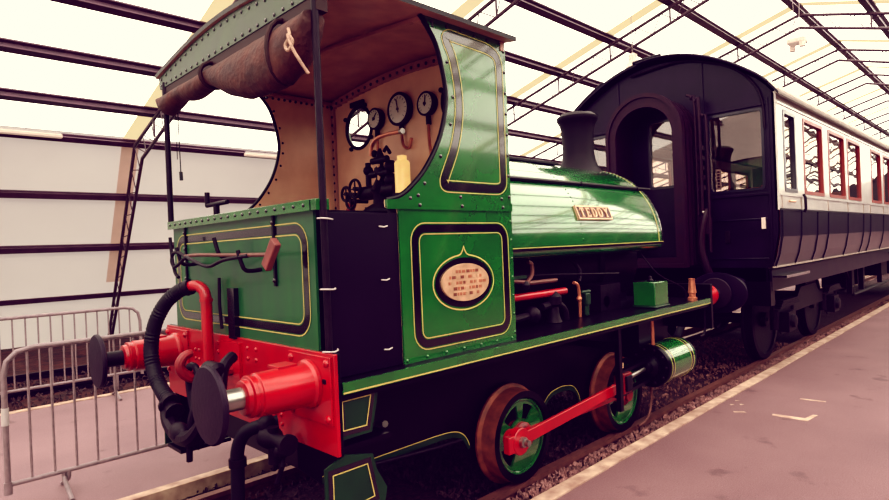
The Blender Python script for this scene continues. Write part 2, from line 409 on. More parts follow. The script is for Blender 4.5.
# purlins, girts: each its own member
def member(name, y, z, nrm, w=.075, h=.15, m='shedsteel'):
    b = MB(); u = V(0, *nrm).normalized(); t = V(0, u.z, -u.y)
    prof = [(-w, -h/2), (w, -h/2), (w, -h/2+.025), (.018, -h/2+.04), (.018, h/2-.04), (w, h/2-.025), (w, h/2), (-w, h/2), (-w, h/2-.025), (-.018, h/2-.04), (-.018, -h/2+.04), (-w, -h/2+.025)]
    vs = [V(x, y, z)+t*a+u*c for x in (XA, XB) for a, c in prof]; n = len(prof)
    b.add(vs, [(i, (i+1) % n, n+(i+1) % n, n+i) for i in range(n)], m); return structure(b, name, ang=20)
for i in range(7):
    y = RY+EY*(1-i/7); 
    for sg in ((1, -1) if i < 7 else (1,)):
        yy = RY+sg*(y-RY)
        if i == 0: member('eave_beam', yy-.02*sg, EZ-.02, (sg, 1), .06, .13)
        else: member('roof_purlin', yy, roofz(yy)-.02, (.29*sg, 1))
member('ridge_purlin', RY, RZ-.02, (0, 1))
for z in (.92, 2.0, 3.08):
    for sg in (1, -1): member('wall_girt', RY+sg*(wally(z)-RY-.08), z, (1*sg, LS), .06, .13)

def truss(x):
    b = MB(); r = .035
    for sg in (1, -1):
        def P(y, z): return (x, RY+sg*y, z)
        out = [(FY-.12, -.15), (EY-.18, EZ-.1), (0, RZ-.16)]
        inn = [(FY-.35, -.15), (EY-.62, EZ-.42), (0, RZ-.46)]
        for A in (out, inn):
            for p, q in zip(A, A[1:]): b.tube([P(*p), P(*q)], r, 'trusssteel', 8)
        def L(a, c, t): return (a[0]+(c[0]-a[0])*t, a[1]+(c[1]-a[1])*t)
        for (a, c), (d, e), n in (((out[0], out[1]), (inn[0], inn[1]), 9), ((out[1], out[2]), (inn[1], inn[2]), 18)):
            for i in range(n):
                b.tube([P(*L(a, c, i/n)), P(*L(d, e, (i+.5)/n))], .011, 'trusssteel', 5)
                b.tube([P(*L(d, e, (i+.5)/n)), P(*L(a, c, (i+1)/n))], .011, 'trusssteel', 5)
        for i in range(1, 7):                       # brackets below each purlin
            y = EY*(1-i/7); z0 = RZ-(RZ-EZ)*y/EY
            b.tube([P(y, z0-.1), P(y, z0-.5)], .022, 'trusssteel', 6)
    structure(b, 'roof_truss')
    s = MB()
    for sg in (1, -1):
        for (p, q, mm) in (((EY+.0, EZ+.1), (0, RZ+.11), 'keder'), ((FY+.08, -.3), (EY+.04, EZ+.1), 'wallseam')):
            dx = .17
            vs = [(x-dx, RY+sg*p[0], p[1]), (x+dx, RY+sg*p[0], p[1]), (x+dx, RY+sg*q[0], q[1]), (x-dx, RY+sg*q[0], q[1])]
            dn = -.012
            s.add([(v[0], v[1]-sg*.014 if mm == 'wallseam' else v[1], v[2]+dn) for v in vs], [(0, 1, 2, 3)], mm)
    structure(s, 'membrane_seam')
for i in range(-1, 9): truss(2.72+3.93*i)

# rails
def rail(y, name, label, x0=XA, x1=XB, z=0.):
    b = MB(); prof = [(-.035, 0), (.035, 0), (.035, -.035), (.012, -.05), (.012, -.11), (.06, -.125), (.06, -.14), (-.06, -.14), (-.06, -.125), (-.012, -.11), (-.012, -.05), (-.035, -.035)]
    n = len(prof); vs = [(x, y+a, z+c) for x in (x0, x1) for a, c in prof]
    b.add(vs, [(i, (i+1) % n, n+(i+1) % n, n+i) for i in range(n)]+[tuple(range(n))], 'rail')
    b.build(name, label=label, cat='rail') if y < 3 else [setattr(b, 'ms', ['iron']), b.build(name, label=label, cat='rail')]
rail(-.765, 'railway_rail', 'rusty steel rail between the near platform edge and the locomotive wheels')
rail(.80, 'railway_rail', 'rusty steel rail along the middle pavement edge behind the locomotive')
rail(6.3, 'railway_rail', 'rail in the brown earth strip, nearer the middle pavement', z=-.02)
rail(7.75, 'railway_rail', 'rail in the brown earth strip, nearer the white shed wall', z=-.02)

# ================================================================== LOCOMOTIVE
loco = thing('steam_locomotive', (2.42, 0, 0), 'green saddle tank steam locomotive with red buffer beam and open cab', 'locomotive')
# ---- frames
for sg in (-1, 1):
    Y0 = .60*sg
    fn = lambda u, v, w, Y0=Y0, sg=sg: V(u, Y0+w*sg, v)
    low = [(.22, .99), (.22, .56), (.36, .43), (1.20, .43)]+cat_rom([(1.20, .43), (1.36, .42), (1.46, .385), (1.52, .31), (1.54, .2)], 5)[1:]
    low += [(2.3, .2)]+cat_rom([(2.3, .2), (2.36, .34), (2.46, .435), (2.58, .465), (2.70, .465), (2.82, .435), (2.9, .34), (2.93, .2)], 5)[1:]
    low += [(3.7, .2), (3.73, .4), (4.0, .45), (4.64, .45), (4.64, .99)]
    b = MB().plate(low, fn, .03, 'black')
    e = low[2:-5]
    b.ribbon([(u, v+.022) for u, v in e if v > .3], fn, .03, .032, 'darkgreen', False) if False else None
    seg1 = [p for p in low if .3 < p[0] < 1.53 and p[1] < .6 and p[1] > .25]; seg2 = [p for p in low if 2.31 < p[0] < 2.92 and p[1] > .25 and p[1] < .6]
    for sgm in (seg1, seg2):
        b.ribbon([(u, v+.018) for u, v in sgm], fn, .036, .033, 'darkgreen', False)
        b.ribbon([(u, v+.042) for u, v in sgm], fn, .006, .034, 'lining_yellow', False)
    b.build('frame_plate', loco)
for x0, x1, z0 in ((3.75, 4.6, .32), (.3, .5, .5), (2.35, 2.8, .5)): MB().box(x0, x1, -.57, .57, z0, 1.03, 'black').build('dark_underframe_block', loco)  # solid black blocks added to fill the underside with darkness
# ---- running board
b = MB().box(.215, 4.65, -1.08, 1.08, 1.035, 1.065, 'black'); fp = b.build('footplate', loco)
for sg in (-1, 1):
    b = MB().box(.215, 4.65, 1.068*sg, 1.083*sg, 1.014, 1.07, 'green')
    b.box(.215, 4.65, 1.083*sg, 1.0845*sg, 1.018, 1.025, 'lining_yellow'); b.box(.215, 4.65, 1.05*sg, 1.068*sg, .985, 1.005, 'black')
    b.build('edge_angle', fp, 'green edge with yellow line')
# ---- buffer beams
bx = lambda u, v, w: V(.177-w, u, v)
b = MB().box(.177, .198, -1.072, 1.072, .727, 1.209, 'red'); b.box(.1985, .212, -1.074, 1.074, .724, 1.211, 'black')
for sg in (-1, 1):
    b.box(.165, .178, sg*.8636-.19, sg*.8636+.19, .87, 1.195, 'red')
    for yy in (-.16, .16):
        for z in (.90, 1.165): b.rivet((.165, sg*.8636+yy, z), (-1, 0, 0), .022, 'red')
    for yy in (.50, .56):
        for z in (.79, .84, 1.02, 1.08): b.rivet((.177, sg*yy, z), (-1, 0, 0), .014, 'red')
for y in (-.3, -.2, .2, .3):
    for z in (.8, .9, 1.1, 1.16): b.rivet((.177, y, z), (-1, 0, 0), .015, 'red')
beam = b.build('buffer_beam', loco, 'red riveted rear buffer beam', bevel=.003)
b = MB().box(4.65, 4.70, -1.085, 1.085, .76, 1.209, 'black'); beamf = b.build('buffer_beam', loco, 'black inner face of front buffer beam', bevel=.003)
def buffer(y, x0, d, ram, par, lab):
    kl, kr = (1, 1) if d < 0 else (1.38, 1.22)
    X = lambda t: x0+d*t*kl
    b = MB().lathe((x0, y, 1.05), (d, 0, 0), [(r_*kr, h_*kl) for r_, h_ in [(.122, 0), (.12, .018), (.108, .03), (.105, .05), (.101, .25), (.101, .28), (.092, .285), (.092, .30), (.096, .304), (.096, .32), (.082, .325), (.078, .345), (.06, .35)]], 'red', 36)
    if d < 0:
        b.box(X(.17), X(.07), y-.02, y+.09, 1.05+.098, 1.05+.112, 'red')
    c = b.build('buffer_casing', par, 'red buffer casing', bevel=.002)
    MB().cyl((X(.33), y, 1.05), (X(.47), y, 1.05), .05, ram, seg=28).build('buffer_ram', c, 'bright steel ram' if ram == 'steel' else None)
    MB().lathe((X(.455), y, 1.05), (d, 0, 0), [(.05, 0), (.06, .012), (.165, .022), (.172, .028), (.172, .042), (.165, .05), (.08, .056), (.01, .058)], 'buffer', 48).build('buffer_head', c, 'dark worn round buffer head')
buffer(-.8636, .165, -1, 'steel', beam, ''); buffer(.8636, .165, -1, 'iron', beam, '')
buffer(-.8636, 4.70, 1, 'iron', beamf, ''); buffer(.8636, 4.70, 1, 'iron', beamf, '')
# ---- drawhook and coupling
b = MB().box(.16, .178, -.12, .12, .93, 1.18, 'red')
b.tube([(.17, 0, 1.02), (.03, 0, 1.02), (-.06, 0, 1.01), (-.12, 0, 1.05), (-.13, 0, 1.10), (-.10, 0, 1.14), (-.06, 0, 1.15)], .035, 'redworn', 10, smooth=4, rr=lambda t: .04-.018*t)
hk = b.build('drawhook', beam, 'worn red drawhook')
b = MB()
for k, (z0, z1, off) in enumerate(((1.06, .80, 0), (.86, .62, 1))):
    yy = .055
    if off: loop = [(-.06, -.03, z0), (-.1, -.03, (z0+z1)/2), (-.06, -.03, z1), (-.02, -.03, (z0+z1)/2)]
    else: loop = [(-.06, -yy, z0), (-.06, -yy-.01, (z0+z1)/2), (-.06, 0, z1), (-.06, yy+.01, (z0+z1)/2), (-.06, yy, z0)]
    b.tube(loop, .02, 'iron', 8, closed=True, smooth=5)
b.tube([(-.1, .3, .84), (-.13, .2, .74), (-.14, .02, .69), (-.14, -.16, .72), (-.12, -.28, .82), (-.1, -.33, .92)], .045, 'iron', 10, smooth=5)
b.tube([(-.13, -.08, .70), (-.13, -.085, .62), (-.13, -.08, .57)], .018, 'iron', 8)
b.ball((-.14, .02, .71), .075, 'iron', 14, (.7, 1.3, .8)); b.ball((-.1, -.33, .93), .05, 'iron')
b.lathe((-.06, -.36, 1.08), (0, 1, 0), [(.03, 0), (.05, .02), (.05, .14), (.03, .16)], 'iron', 16)
b.tube([(.05, -.28, 1.14), (-.02, -.32, 1.1), (-.05, -.34, 1.0), (-.05, -.32, .9)], .032, 'iron', 9, smooth=4)
b.build('screw_coupling', hk, 'black iron coupling and links')
# ---- vacuum pipe and hose
b = MB().tube([(.12, .215, 1.0), (.12, .215, 1.25), (.12, .215, 1.42), (.115, .235, 1.485), (.095, .285, 1.515), (.07, .335, 1.51), (.06, .35, 1.505)], .034, 'red', 14, smooth=4)
b.lathe((.12, .215, 1.415), (0, 0, 1), [(.04, 0), (.04, .02)], 'red', 14); b.lathe((.12, .215, 1.0), (0, 0, 1), [(.06, 0), (.06, .02), (.04, .03)], 'red', 14)
vp = b.build('vacuum_pipe', loco, 'red upright brake pipe')
hp = [(.075, .33, 1.51), (.03, .40, 1.485), (-.03, .475, 1.41), (-.08, .53, 1.28), (-.105, .545, 1.12), (-.11, .48, .98), (-.11, .36, .89), (-.11, .22, .84)]
b = MB().tube(hp, .044, 'rubber', 14, smooth=14, rr=lambda t: .044+.0022*math.sin(t*330))
for p, q in ((hp[0], hp[1]), (hp[-1], hp[-2])):
    d = (V(*q)-V(*p)).normalized(); b.lathe(p, d, [(.05, 0), (.05, .035), (.046, .04)], 'iron', 16)
b.build('hose', vp, 'black ribbed rubber hose')
b = MB().lathe((-.11, .27, .83), (0, -1, -.35), [(.045, 0), (.062, .01), (.062, .03), (.04, .04), (.04, .09), (.055, .1), (.055, .115)], 'iron', 16); b.build('hose_coupling', vp)
b = MB().tube([(.1, -.66, .84), (.02, -.62, .83), (-.03, -.55, .79), (-.05, -.51, .70), (-.05, -.50, .58), (-.05, -.49, .42), (-.04, -.46, .2)], .034, 'rubber', 12, smooth=6)
b.lathe((-.05, -.505, .66), (0, 0, -1), [(.045, 0), (.045, .04)], 'iron', 14); b.ball((.05, -.64, .83), .055, 'iron')
b.build('heating_pipe', loco, 'dark pipe hanging below beam')
b = MB().lathe((.04, -.62, .78), (0, -1, 0), [(.03, 0), (.055, .03), (.055, .10), (.035, .13), (.035, .22), (.05, .23), (.05, .25)], 'iron', 16); b.cyl((.04, -.72, .66), (.04, -.72, .84), .03, 'iron'); b.ball((.04, -.80, .74), .04, 'iron')
b.tube([(.1, -.7, .76), (.07, -.74, .64), (.06, -.70, .55)], .013, 'iron', 6); b.tube([(.12, -.62, .74), (.1, -.64, .66), (.1, -.6, .58)], .013, 'iron', 6)
b.build('valve_body', loco)
# ---- bunker
BX = .196
fr = lambda u, v, w: V(BX-w, u, v)          # rear sheet: u = y, v = z, outward -x
b = MB().box(BX, BX+.015, -.916, .916, 1.066, 1.93, 'bunkergreen')
b.box(BX+.015, .66, -.916, -.900, 1.066, 1.90, 'black'); b.box(BX+.015, .66, .900, .916, 1.066, 1.90, 'bunkergreen'); b.box(.645, .66, -.9, .9, 1.066, 1.75, 'black')
lining(b, rrect(-.83, .83, 1.30, 1.815, .09), fr, 1, .042)
bunk = b.build('bunker', loco, 'green coal bunker with yellow and black lining')
b = MB().box(BX-.035, BX+.02, -.955, .93, 1.893, 1.948, 'green'); b.box(BX-.035, BX+.04, -1.0, -.94, 1.893, 1.948, 'green')
for i in range(20): b.rivet((BX-.035, .88-.093*i, 1.923), (-1, 0, 0), .011, 'lining_black')
b.build('bunker_rim', bunk, 'riveted green rim along bunker top', bevel=.002)
b = MB(); vs = []; n = 16
for i in range(n+1):
    for j in range(n+1):
        x = .215+.43*i/n; y = -.89+1.78*j/n; vs.append((x, y, 1.70+.10*noise.noise(V(x*6, y*6, 0))))
b.add(vs, [(i*(n+1)+j, (i+1)*(n+1)+j, (i+1)*(n+1)+j+1, i*(n+1)+j+1) for i in range(n) for j in range(n)], 'coal'); b.build('coal', bunk, kind='stuff', ang=20)
for yy in (.69, -.53):
    b = MB().box(BX-.012, BX, yy-.010, yy+.010, 1.52, 1.90, 'black')
    for z in (1.55, 1.66, 1.75, 1.86): b.rivet((BX-.012, yy, z), (-1, 0, 0), .014, 'lining_black')
    b.build('tool_strap', bunk, 'black vertical strap with bolts')
for yy, zz in ((.52, 1.70), (-.06, 1.74), (-.36, 1.66)):
    b = MB().tube([(BX, yy, zz-.05), (BX-.05, yy, zz-.055), (BX-.1, yy, zz-.04), (BX-.12, yy+.02, zz+.06)], .012, 'iron', 8, smooth=3); b.build('tool_hook', bunk)
b = MB().box(BX-.03, BX, -.07, .02, 1.2, 1.50, 'lining_black'); b.tube([(BX-.03, .12, 1.56), (BX-.035, .12, 1.4), (BX-.03, .11, 1.25)], .01, 'iron', 6)  # black bar paints a shadow on the rear sheet; thin rod beside it
b.build('bunker_shadow_bar', bunk, 'dark bar standing in for a shadow on the bunker, with thin rod')
# ---- posts
b = MB().tube([(.2, -1.0, 1.07), (.2, -1.0, 2.95)], .018, 'iron', 12); b.lathe((.2, -1.0, 1.066), (0, 0, 1), [(.04, 0), (.04, .02), (.025, .03)], 'iron', 14); b.build('roof_post', loco)
b = MB().tube([(.2, .965, 1.90), (.2, .965, 2.95)], .02, 'iron', 12); b.build('roof_post', loco)
# ---- cab sides
CX0, CX1, CY = .683, 1.646, .985
arc = cat_rom([(.60, 1.955), (.678, 1.972), (.755, 2.012), (.888, 2.13), (1.012, 2.31), (1.078, 2.50), (1.082, 2.65), (1.018, 2.87), (.90, 3.01)], 5)
outer = [(CX0, 1.066), (CX1, 1.066), (CX1, 3.02)]+list(reversed(arc))+[(.60, 1.915), (CX0, 1.905)]
for sg in (-1, 1):
    fn = lambda u, v, w, sg=sg: V(u, sg*(CY+w), v)
    b = MB().plate(outer, lambda u, v, w, sg=sg: V(u, sg*(CY-w), v), .012, 'green')
    b.plate([(.60, 1.905), (CX1, 1.905), (CX1, 1.957), (.60, 1.957)], fn, .010, 'green')
    lining(b, rrect(.79, 1.565, 1.155, 1.80, .075), fn, 1, .044)
    up = cat_rom([(1.10, 2.045), (1.05, 2.048), (1.035, 2.065), (1.05, 2.11), (1.13, 2.27), (1.18, 2.45), (1.185, 2.62), (1.15, 2.80), (1.105, 2.89), (1.10, 2.92), (1.13, 2.938), (1.18, 2.938)], 4)
    up = up + [(1.45, 2.93)]+cat_rom([(1.45, 2.93), (1.53, 2.91), (1.57, 2.86), (1.575, 2.76)], 4)[1:]+[(1.575, 2.14)]+cat_rom([(1.575, 2.14), (1.57, 2.08), (1.53, 2.05), (1.46, 2.045)], 4)[1:]
    lining(b, list(reversed(up)), fn, 1, .05)
    if sg < 0:
        ov = circ(1.175, 1.478, .245, 40, .148)
        b.plate(ov, fn, .0022, 'lining_black'); 
        ol = [(1.175+.262*math.cos(a), 1.478+.163*math.sin(a)) for a in [math.radians(d) for d in range(100, 441, 8)]]
        ol = [(1.175, 1.69)]+cat_rom([(1.165, 1.668), (1.15, 1.648), (1.13, 1.639)], 3)+ol[0:]+cat_rom([(1.22, 1.639), (1.20, 1.648), (1.185, 1.668)], 3)
        b.ribbon(ol, fn, .008, .0035, 'lining_yellow')
    for i in range(7):
        b.rivet(fn(.70+.15*i, 1.085, 0), (0, sg, 0), .011, 'green')
        b.rivet(fn(1.63, 1.12+.12*i, 0), (0, sg, 0), .010, 'green')
    for i in range(8): b.rivet(fn(1.628, 2.0+.135*i, 0), (0, sg, 0), .012, 'lining_black')
    for i, (u, v) in enumerate(arc[3::5]): b.rivet(fn(u+.05, v-.012+.02*(v-2.5), 0), (0, sg, 0), .012, 'lining_black')
    for i in range(6): b.rivet(fn(.99+.12*i, 2.985, 0), (0, sg, 0), .012, 'lining_black')
    for u in (.83, 1.17, 1.55):
        b.rivet(fn(u, 1.985, 0), (0, sg, 0), .012, 'lining_black'); b.rivet(fn(u, 1.93, .01), (0, sg, 0), .012, 'lining_black')
    cs = b.build('cab_side', loco, 'green cab side sheet with lining and oval plate' if sg < 0 else None)
    b = MB().plate([p for p in outer], lambda u, v, w, sg=sg: V(u, sg*(CY-.013-w), v), .004, 'cream')
    for i, (u, v) in enumerate(arc[2::3]): b.rivet(V(u+.03, sg*(CY-.017), v-.01), (0, -sg, 0), .011, 'lining_black')
    b.build('cab_lining', cs, 'cream painted inner face')
    b = MB().tube([fn(u, v, -.006) for u, v in arc], .014, 'black', 8); b.build('beading', cs, 'black beading round cab opening')
    if sg < 0:
        b = MB().plate(circ(1.175, 1.478, .203, 40, .112), lambda u, v, w: V(u, -(CY+.003+w), v), .012, 'brass')
        b.ribbon(circ(1.175, 1.478, .195, 40, .105), fn, .012, .017, 'brass')
        for r in range(5):
            z = 1.478+.066-.033*r; h = .15*math.sqrt(max(.05, 1-((z-1.478)/.1)**2)); u = 1.175-h
            while u < 1.175+h:
                l = random.uniform(.012, .03); b.box(u, u+l, -(CY+.017), -(CY+.0145), z-.009, z+.009, random.choice(('copper', 'rust', 'brass', 'copper')) ); u += l+random.uniform(.006, .012)
        b.build('works_plate', cs, 'oval brass works plate')
# ---- spectacle plate with round windows
top = [(y, 3.0+.10*math.cos(y/1.1*PI/2)) for y in [CY-.01-(2*CY-.02)*i/20 for i in range(21)]]
outl = [(-CY+.01, 1.066), (CY-.01, 1.066)]+top
holes = [circ(.59, 2.725, .165, 32), circ(-.59, 2.725, .165, 32)]
b = MB().plate(outl, lambda u, v, w: V(1.625+w, u, v), .004, 'cream', holes); b.plate(outl, lambda u, v, w: V(1.630+w, u, v), .012, 'green', holes)
cf = b.build('cab_front', loco, 'cream cab front with round windows')
for y in (.59, -.59):
    b = MB().tube([(1.622, y+.172*math.cos(a), 2.725+.172*math.sin(a)) for a in [2*PI*i/32 for i in range(32)]], .016, 'iron', 8, closed=True)
    for a in (.5, 2.1, 3.7, 5.3): b.ball((1.612, y+.2*math.cos(a), 2.725+.2*math.sin(a)), .02, 'iron', 8)
    b.box(1.60, 1.622, y-.09, y+.09, 2.905, 2.945, 'iron')
    w = b.build('window_ring', cf); MB().cyl((1.632, y, 2.725), (1.635, y, 2.725), .168, 'cabglass', seg=32).build('window_glass', w)
b = MB()
for y0 in (CY-.035, -CY+.035):
    b.box(1.60, 1.625, y0-.022, y0+.022, 1.9, 2.98, 'cabceil')
    for i in range(15): b.rivet((1.60, y0, 1.93+.073*i), (-1, 0, 0), .014, 'lining_black')
for i in range(24):
    y = .95-1.9*i/23; z = 2.955+.10*math.cos(y/1.1*PI/2); b.box(1.595, 1.625, y-.043, y+.043, z-.03, z+.03, 'cabceil'); b.rivet((1.595, y, z-.005), (-1, 0, 0), .015, 'lining_black')
b.build('angle_iron', cf, 'riveted brown angle along cab corner')
# ---- cab roof
RX0, RX1 = .17, 1.662
def rz(y): return 2.998+.105*math.cos(y/1.07*PI/2)
b = MB(); ys = [-1.07+2.14*i/28 for i in range(29)]; n = len(ys)
vs = [(x, y, rz(y)+h) for h in (.0, .028) for x in (RX0, RX1) for y in ys]
g = lambda h, x, i: (h*2+x)*n+i
b.add(vs, [(g(1, 0, i), g(1, 1, i), g(1, 1, i+1), g(1, 0, i+1)) for i in range(n-1)]+[(g(0, e, i), g(1, e, i), g(1, e, i+1), g(0, e, i+1)) for e in (0, 1) for i in range(n-1)]+[(g(0, 0, i), g(0, 1, i), g(1, 1, i), g(1, 0, i)) for i in (0, n-1)], 'black')
b.add([(x, y, rz(y)) for x in (RX0, RX1) for y in ys], [(i, i+1, n+i+1, n+i) for i in range(n-1)], 'cabceil')
rf = b.build('cab_roof', loco, 'black arched cab roof, brown underneath')
ysv = [-1.06+2.12*i/28 for i in range(29)]
b = MB().plate([(y, rz(y)-.002) for y in ysv]+[(1.04, 2.915), (-1.04, 2.915)], lambda u, v, w: V(.19+w, u, v), .012, 'oldgreen')
for i in range(23):
    y = -1.0+2.0*i/22; b.rivet((.19, y, rz(y)-.03), (-1, 0, 0), .012, 'lining_black')
    b.rivet((.19, y, 2.935), (-1, 0, 0), .012, 'lining_black')
b.build('roof_valance', rf, 'faded green riveted crescent at roof rear')
b = MB().box(.195, .26, -1.02, 1.02, 2.845, 2.918, 'brown'); b.build('roof_beam', rf, 'dark brown wooden beam')
b = MB()
for sg in (-1, 1): b.bar((.9, sg*.95, 2.985), (1.62, sg*.95, 2.985), .05, .02, 'cabceil')
for sg in (1,):
    for i in range(14): b.rivet((.92+.052*i, sg*.93, 2.955), (0, -sg, -.4), .012, 'lining_black')
b.bar((.95, -.95, 3.01), (.95, 0, 3.085), .04, .02, 'cabceil'); b.bar((.95, .95, 3.01), (.95, 0, 3.085), .04, .02, 'cabceil')
b.build('roof_angle', rf, 'brown angle irons under cab roof')
# ---- saddle tank
TX0, TX1 = 1.646, 4.16
def tank_sec(k=1., n=40):
    p = []
    for i in range(n+1):
        a = PI*i/n; c, s_ = math.cos(a), math.sin(a)
        p.append((.845*k*math.copysign(abs(c)**.93, c), 1.655+.78*k*abs(s_)**.96))
    lip = [(-.845*k, 1.648), (-.84*k, 1.63), (-.82*k, 1.60), (-.78*k, 1.578), (-.70*k, 1.57)]
    return [(-y, z) for y, z in reversed(lip)]+p+lip
b = MB(); secs = []
for x, k in ((TX0, 1), (2.72, 1), (2.735, 1), (4.12, 1), (4.145, .996), (4.158, .985), (4.163, .97)): secs.append([(x, y, 1.655+(z-1.655)*1 if k == 1 else 1.655+(z-1.655)*k) for y, z in tank_sec(k)])
n = len(secs[0]); vs = [p for s_ in secs for p in s_]
b.add(vs, [(i*n+j, (i+1)*n+j, (i+1)*n+j+1, i*n+j+1) for i in range(len(secs)-1) for j in range(n-1)]+[tuple((len(secs)-1)*n+j for j in range(n))], 'tankgreen')
for sg in (-1, 1):
    b.box(TX0, TX1-.01, sg*.838, sg*.851, 1.638, 1.656, 'lining_black')
    b.box(TX0, TX1-.01, sg*.838, sg*.8495, 1.657, 1.663, 'lining_yellow')
sec = tank_sec()
def tank_pt(t): # t: 0..1 over top arc
    i = 5+t*40; a = int(i); f = i-a; p, q = sec[a], sec[min(a+1, len(sec)-1)]
    return V(0, p[0]+(q[0]-p[0])*f, p[1]+(q[1]-p[1])*f)
def tank_n(t):
    d = tank_pt(min(1, t+.01))-tank_pt(max(0, t-.01)); return V(0, d.z, -d.y).normalized()
for i in range(60):
    t = .02+.96*i/59; q = tank_pt(t); nn = tank_n(t)
    b.rivet(V(2.727, q.y, q.z), nn if nn.dot(q-V(0, 0, 1.6)) > 0 else -nn, .0075, 'green')
    b.rivet(V(4.10, q.y, q.z), nn if nn.dot(q-V(0, 0, 1.6)) > 0 else -nn, .009, 'green')
b.ribbon([(t/40, 0) for t in range(41)], lambda u, v, w: V(4.065+v, tank_pt(u).y*1.003, 1.655+(tank_pt(u).z-1.655)*1.004), .012, 0, 'lining_yellow', False)
b.ribbon([(t/40, 0) for t in range(41)], lambda u, v, w: V(4.135+v*1.0, tank_pt(u).y*1.003, 1.655+(tank_pt(u).z-1.655)*1.004), .022, 0, 'lining_black', False)
tank = b.build('saddle_tank', loco, 'glossy green curved saddle tank', ang=50)
for sg in (-1, 1):
    hr = [(1.65, sg*.665, 2.185), (4.27, sg*.665, 2.185)]
    b = MB().tube(hr, .016, 'black', 10)
    for x in (1.95, 3.0, 4.0): b.tube([(x, sg*.665, 2.185), (x, sg*.60, 2.13)], .010, 'black', 8); b.ball((x, sg*.665, 2.185), .024, 'black', 10)
    b.build('handrail', tank, 'black handrail along tank')
b = MB().box(2.55, 3.35, -.22, .22, 2.425, 2.452, 'black'); b.lathe((3.0, 0, 2.44), (0, 0, 1), [(.13, 0), (.13, .02), (.03, .03)], 'black', 20); b.build('tank_lid', tank, 'black tank filler lid', bevel=.006)
b = MB().tube([(1.85, .05, 2.4), (1.85, .05, 2.52), (1.88, .05, 2.56), (1.92, .05, 2.52), (1.93, .05, 2.46)], .015, 'copper', 8, smooth=4); b.lathe((1.80, .02, 2.42), (0, 0, 1), [(.02, 0), (.02, .05), (.035, .06), (.035, .14), (.01, .16)], 'copper', 14); b.build('whistle', loco, 'copper whistle')
# nameplate
np_t = V(0, -.80, 1.905); tn = V(0, -.93, .37).normalized(); tu = V(0, .37, .93).normalized()
def npf(u, v, w): return V(2.955+u*.92, 0, 0)+np_t+V(0, 0, .015)+tu*v+tn*(w+.012)
b = MB().plate([(-.285, -.062), (.285, -.062), (.285, .062), (-.285, .062)], lambda u, v, w: npf(u, v, w-.03), .034, 'plate_red', side='brass')
b.ribbon([(-.278, -.055), (.278, -.055), (.278, .055), (-.278, .055)], npf, .014, .008, 'brass')
def glyph(polys, x0):
    for p in polys:
        holes = p[1] if isinstance(p, tuple) else []
        out = p[0] if isinstance(p, tuple) else p
        b.plate([(x0+u, v) for u, v in out], lambda u, v, w: npf(u, v, .004+w), .008, 'brass', [[(x0+u, v) for u, v in h] for h in holes])
R4 = lambda a, c, d, e: [(a, d), (c, d), (c, e), (a, e)]
H = .042
T = [R4(-.009, .009, -H, H), R4(-.036, .036, H-.013, H), R4(-.036, -.028, H-.026, H), R4(.028, .036, H-.026, H), R4(-.018, .018, -H, -H+.009)]
E_ = [R4(-.028, -.011, -H, H), R4(-.036, .030, H-.012, H), R4(-.036, .030, -H, -H+.012), R4(-.011, .014, -.005, .005), R4(.023, .030, H-.024, H), R4(.023, .030, -H, -H+.024), R4(.009, .015, -.013, .013)]
def dcurve(r, ry, x): return [(x+r*math.cos(math.radians(a)), ry*math.sin(math.radians(a))) for a in range(-90, 91, 15)]
D_ = [R4(-.030, -.013, -H, H), ([(-.038, -H)]+dcurve(.036, H, -.002)+[(-.038, H)], [[(-.013, -H+.010)]+dcurve(.020, H-.010, -.004)+[(-.013, H-.010)]])]
Y_ = [R4(-.008, .008, -H, .004), R4(-.017, .017, -H, -H+.009), [(-.008, .004), (.008, -.004), (.036, H), (.018, H)][::1], [(.008, .004), (-.008, -.004), (-.036, H), (-.018, H)][::-1], R4(-.041, -.012, H-.008, H), R4(.012, .041, H-.008, H)]
for g_, x in ((T, -.205), (E_, -.105), (D_, -.003), (D_, .098), (Y_, .198)): glyph(g_, x)
b.build('nameplate', tank, 'brass nameplate reading TEDDY')
# ---- boiler, smokebox, firebox below the tank
b = MB().lathe((1.66, 0, 1.50), (1, 0, 0), [(.50, 0), (.50, 1.9), (.54, 1.92), (.54, 2.55), (.40, 2.58)], 'black', 40); b.box(3.62, 4.18, -.42, .42, 1.065, 1.4, 'black'); b.box(1.66, 2.2, -.45, .45, 1.065, 1.5, 'black')
b.build('boiler', loco, 'black boiler and smokebox')
b = MB().lathe((4.05, 0, 2.40), (0, 0, 1), [(.26, .0), (.225, .04), (.20, .08), (.178, .14), (.164, .22), (.164, .36), (.172, .47), (.182, .51), (.19, .535), (.208, .565), (.215, .585), (.215, .605), (.17, .64), (.13, .65), (.12, .5)], 'chimney', 40); b.build('chimney', loco, 'dark flared chimney', bevel=0)
# ---- steps
for sg in (-1, 1):
    fn = lambda u, v, w, sg=sg: V(u, sg*(1.035+w), v)
    b = MB().plate([(.20, 1.0), (.45, 1.0), (.435, .93), (.40, .79), (.20, .79)], fn, .012, 'darkgreen')
    b.plate([(.235, .72), (.40, .68), (.42, .60), (.48, .49), (.46, .40), (.12, .36), (.12, .68)], fn, .012, 'darkgreen')
    b.box(.20, .52, sg*.80, sg*1.05, .735, .76, 'black'); b.box(.14, .50, sg*.80, sg*1.05, .335, .36, 'black')
    for lp in ([(.225, .825), (.375, .82), (.41, .985), (.225, .985)], [(.15, .44), (.41, .46), (.37, .655), (.15, .655)]):
        b.ribbon(lp, fn, .03, .0135, 'lining_black'); b.ribbon([(u+(.275-u)*.09, v+((.905 if v > .8 else .55)-v)*.13) for u, v in lp], fn, .0055, .0145, 'lining_yellow')
    b.bar((.24, sg*1.0, .4), (.24, sg*1.0, 1.03), .02, .04, 'black')
    b.build('footstep', loco, 'dark green lined footsteps')
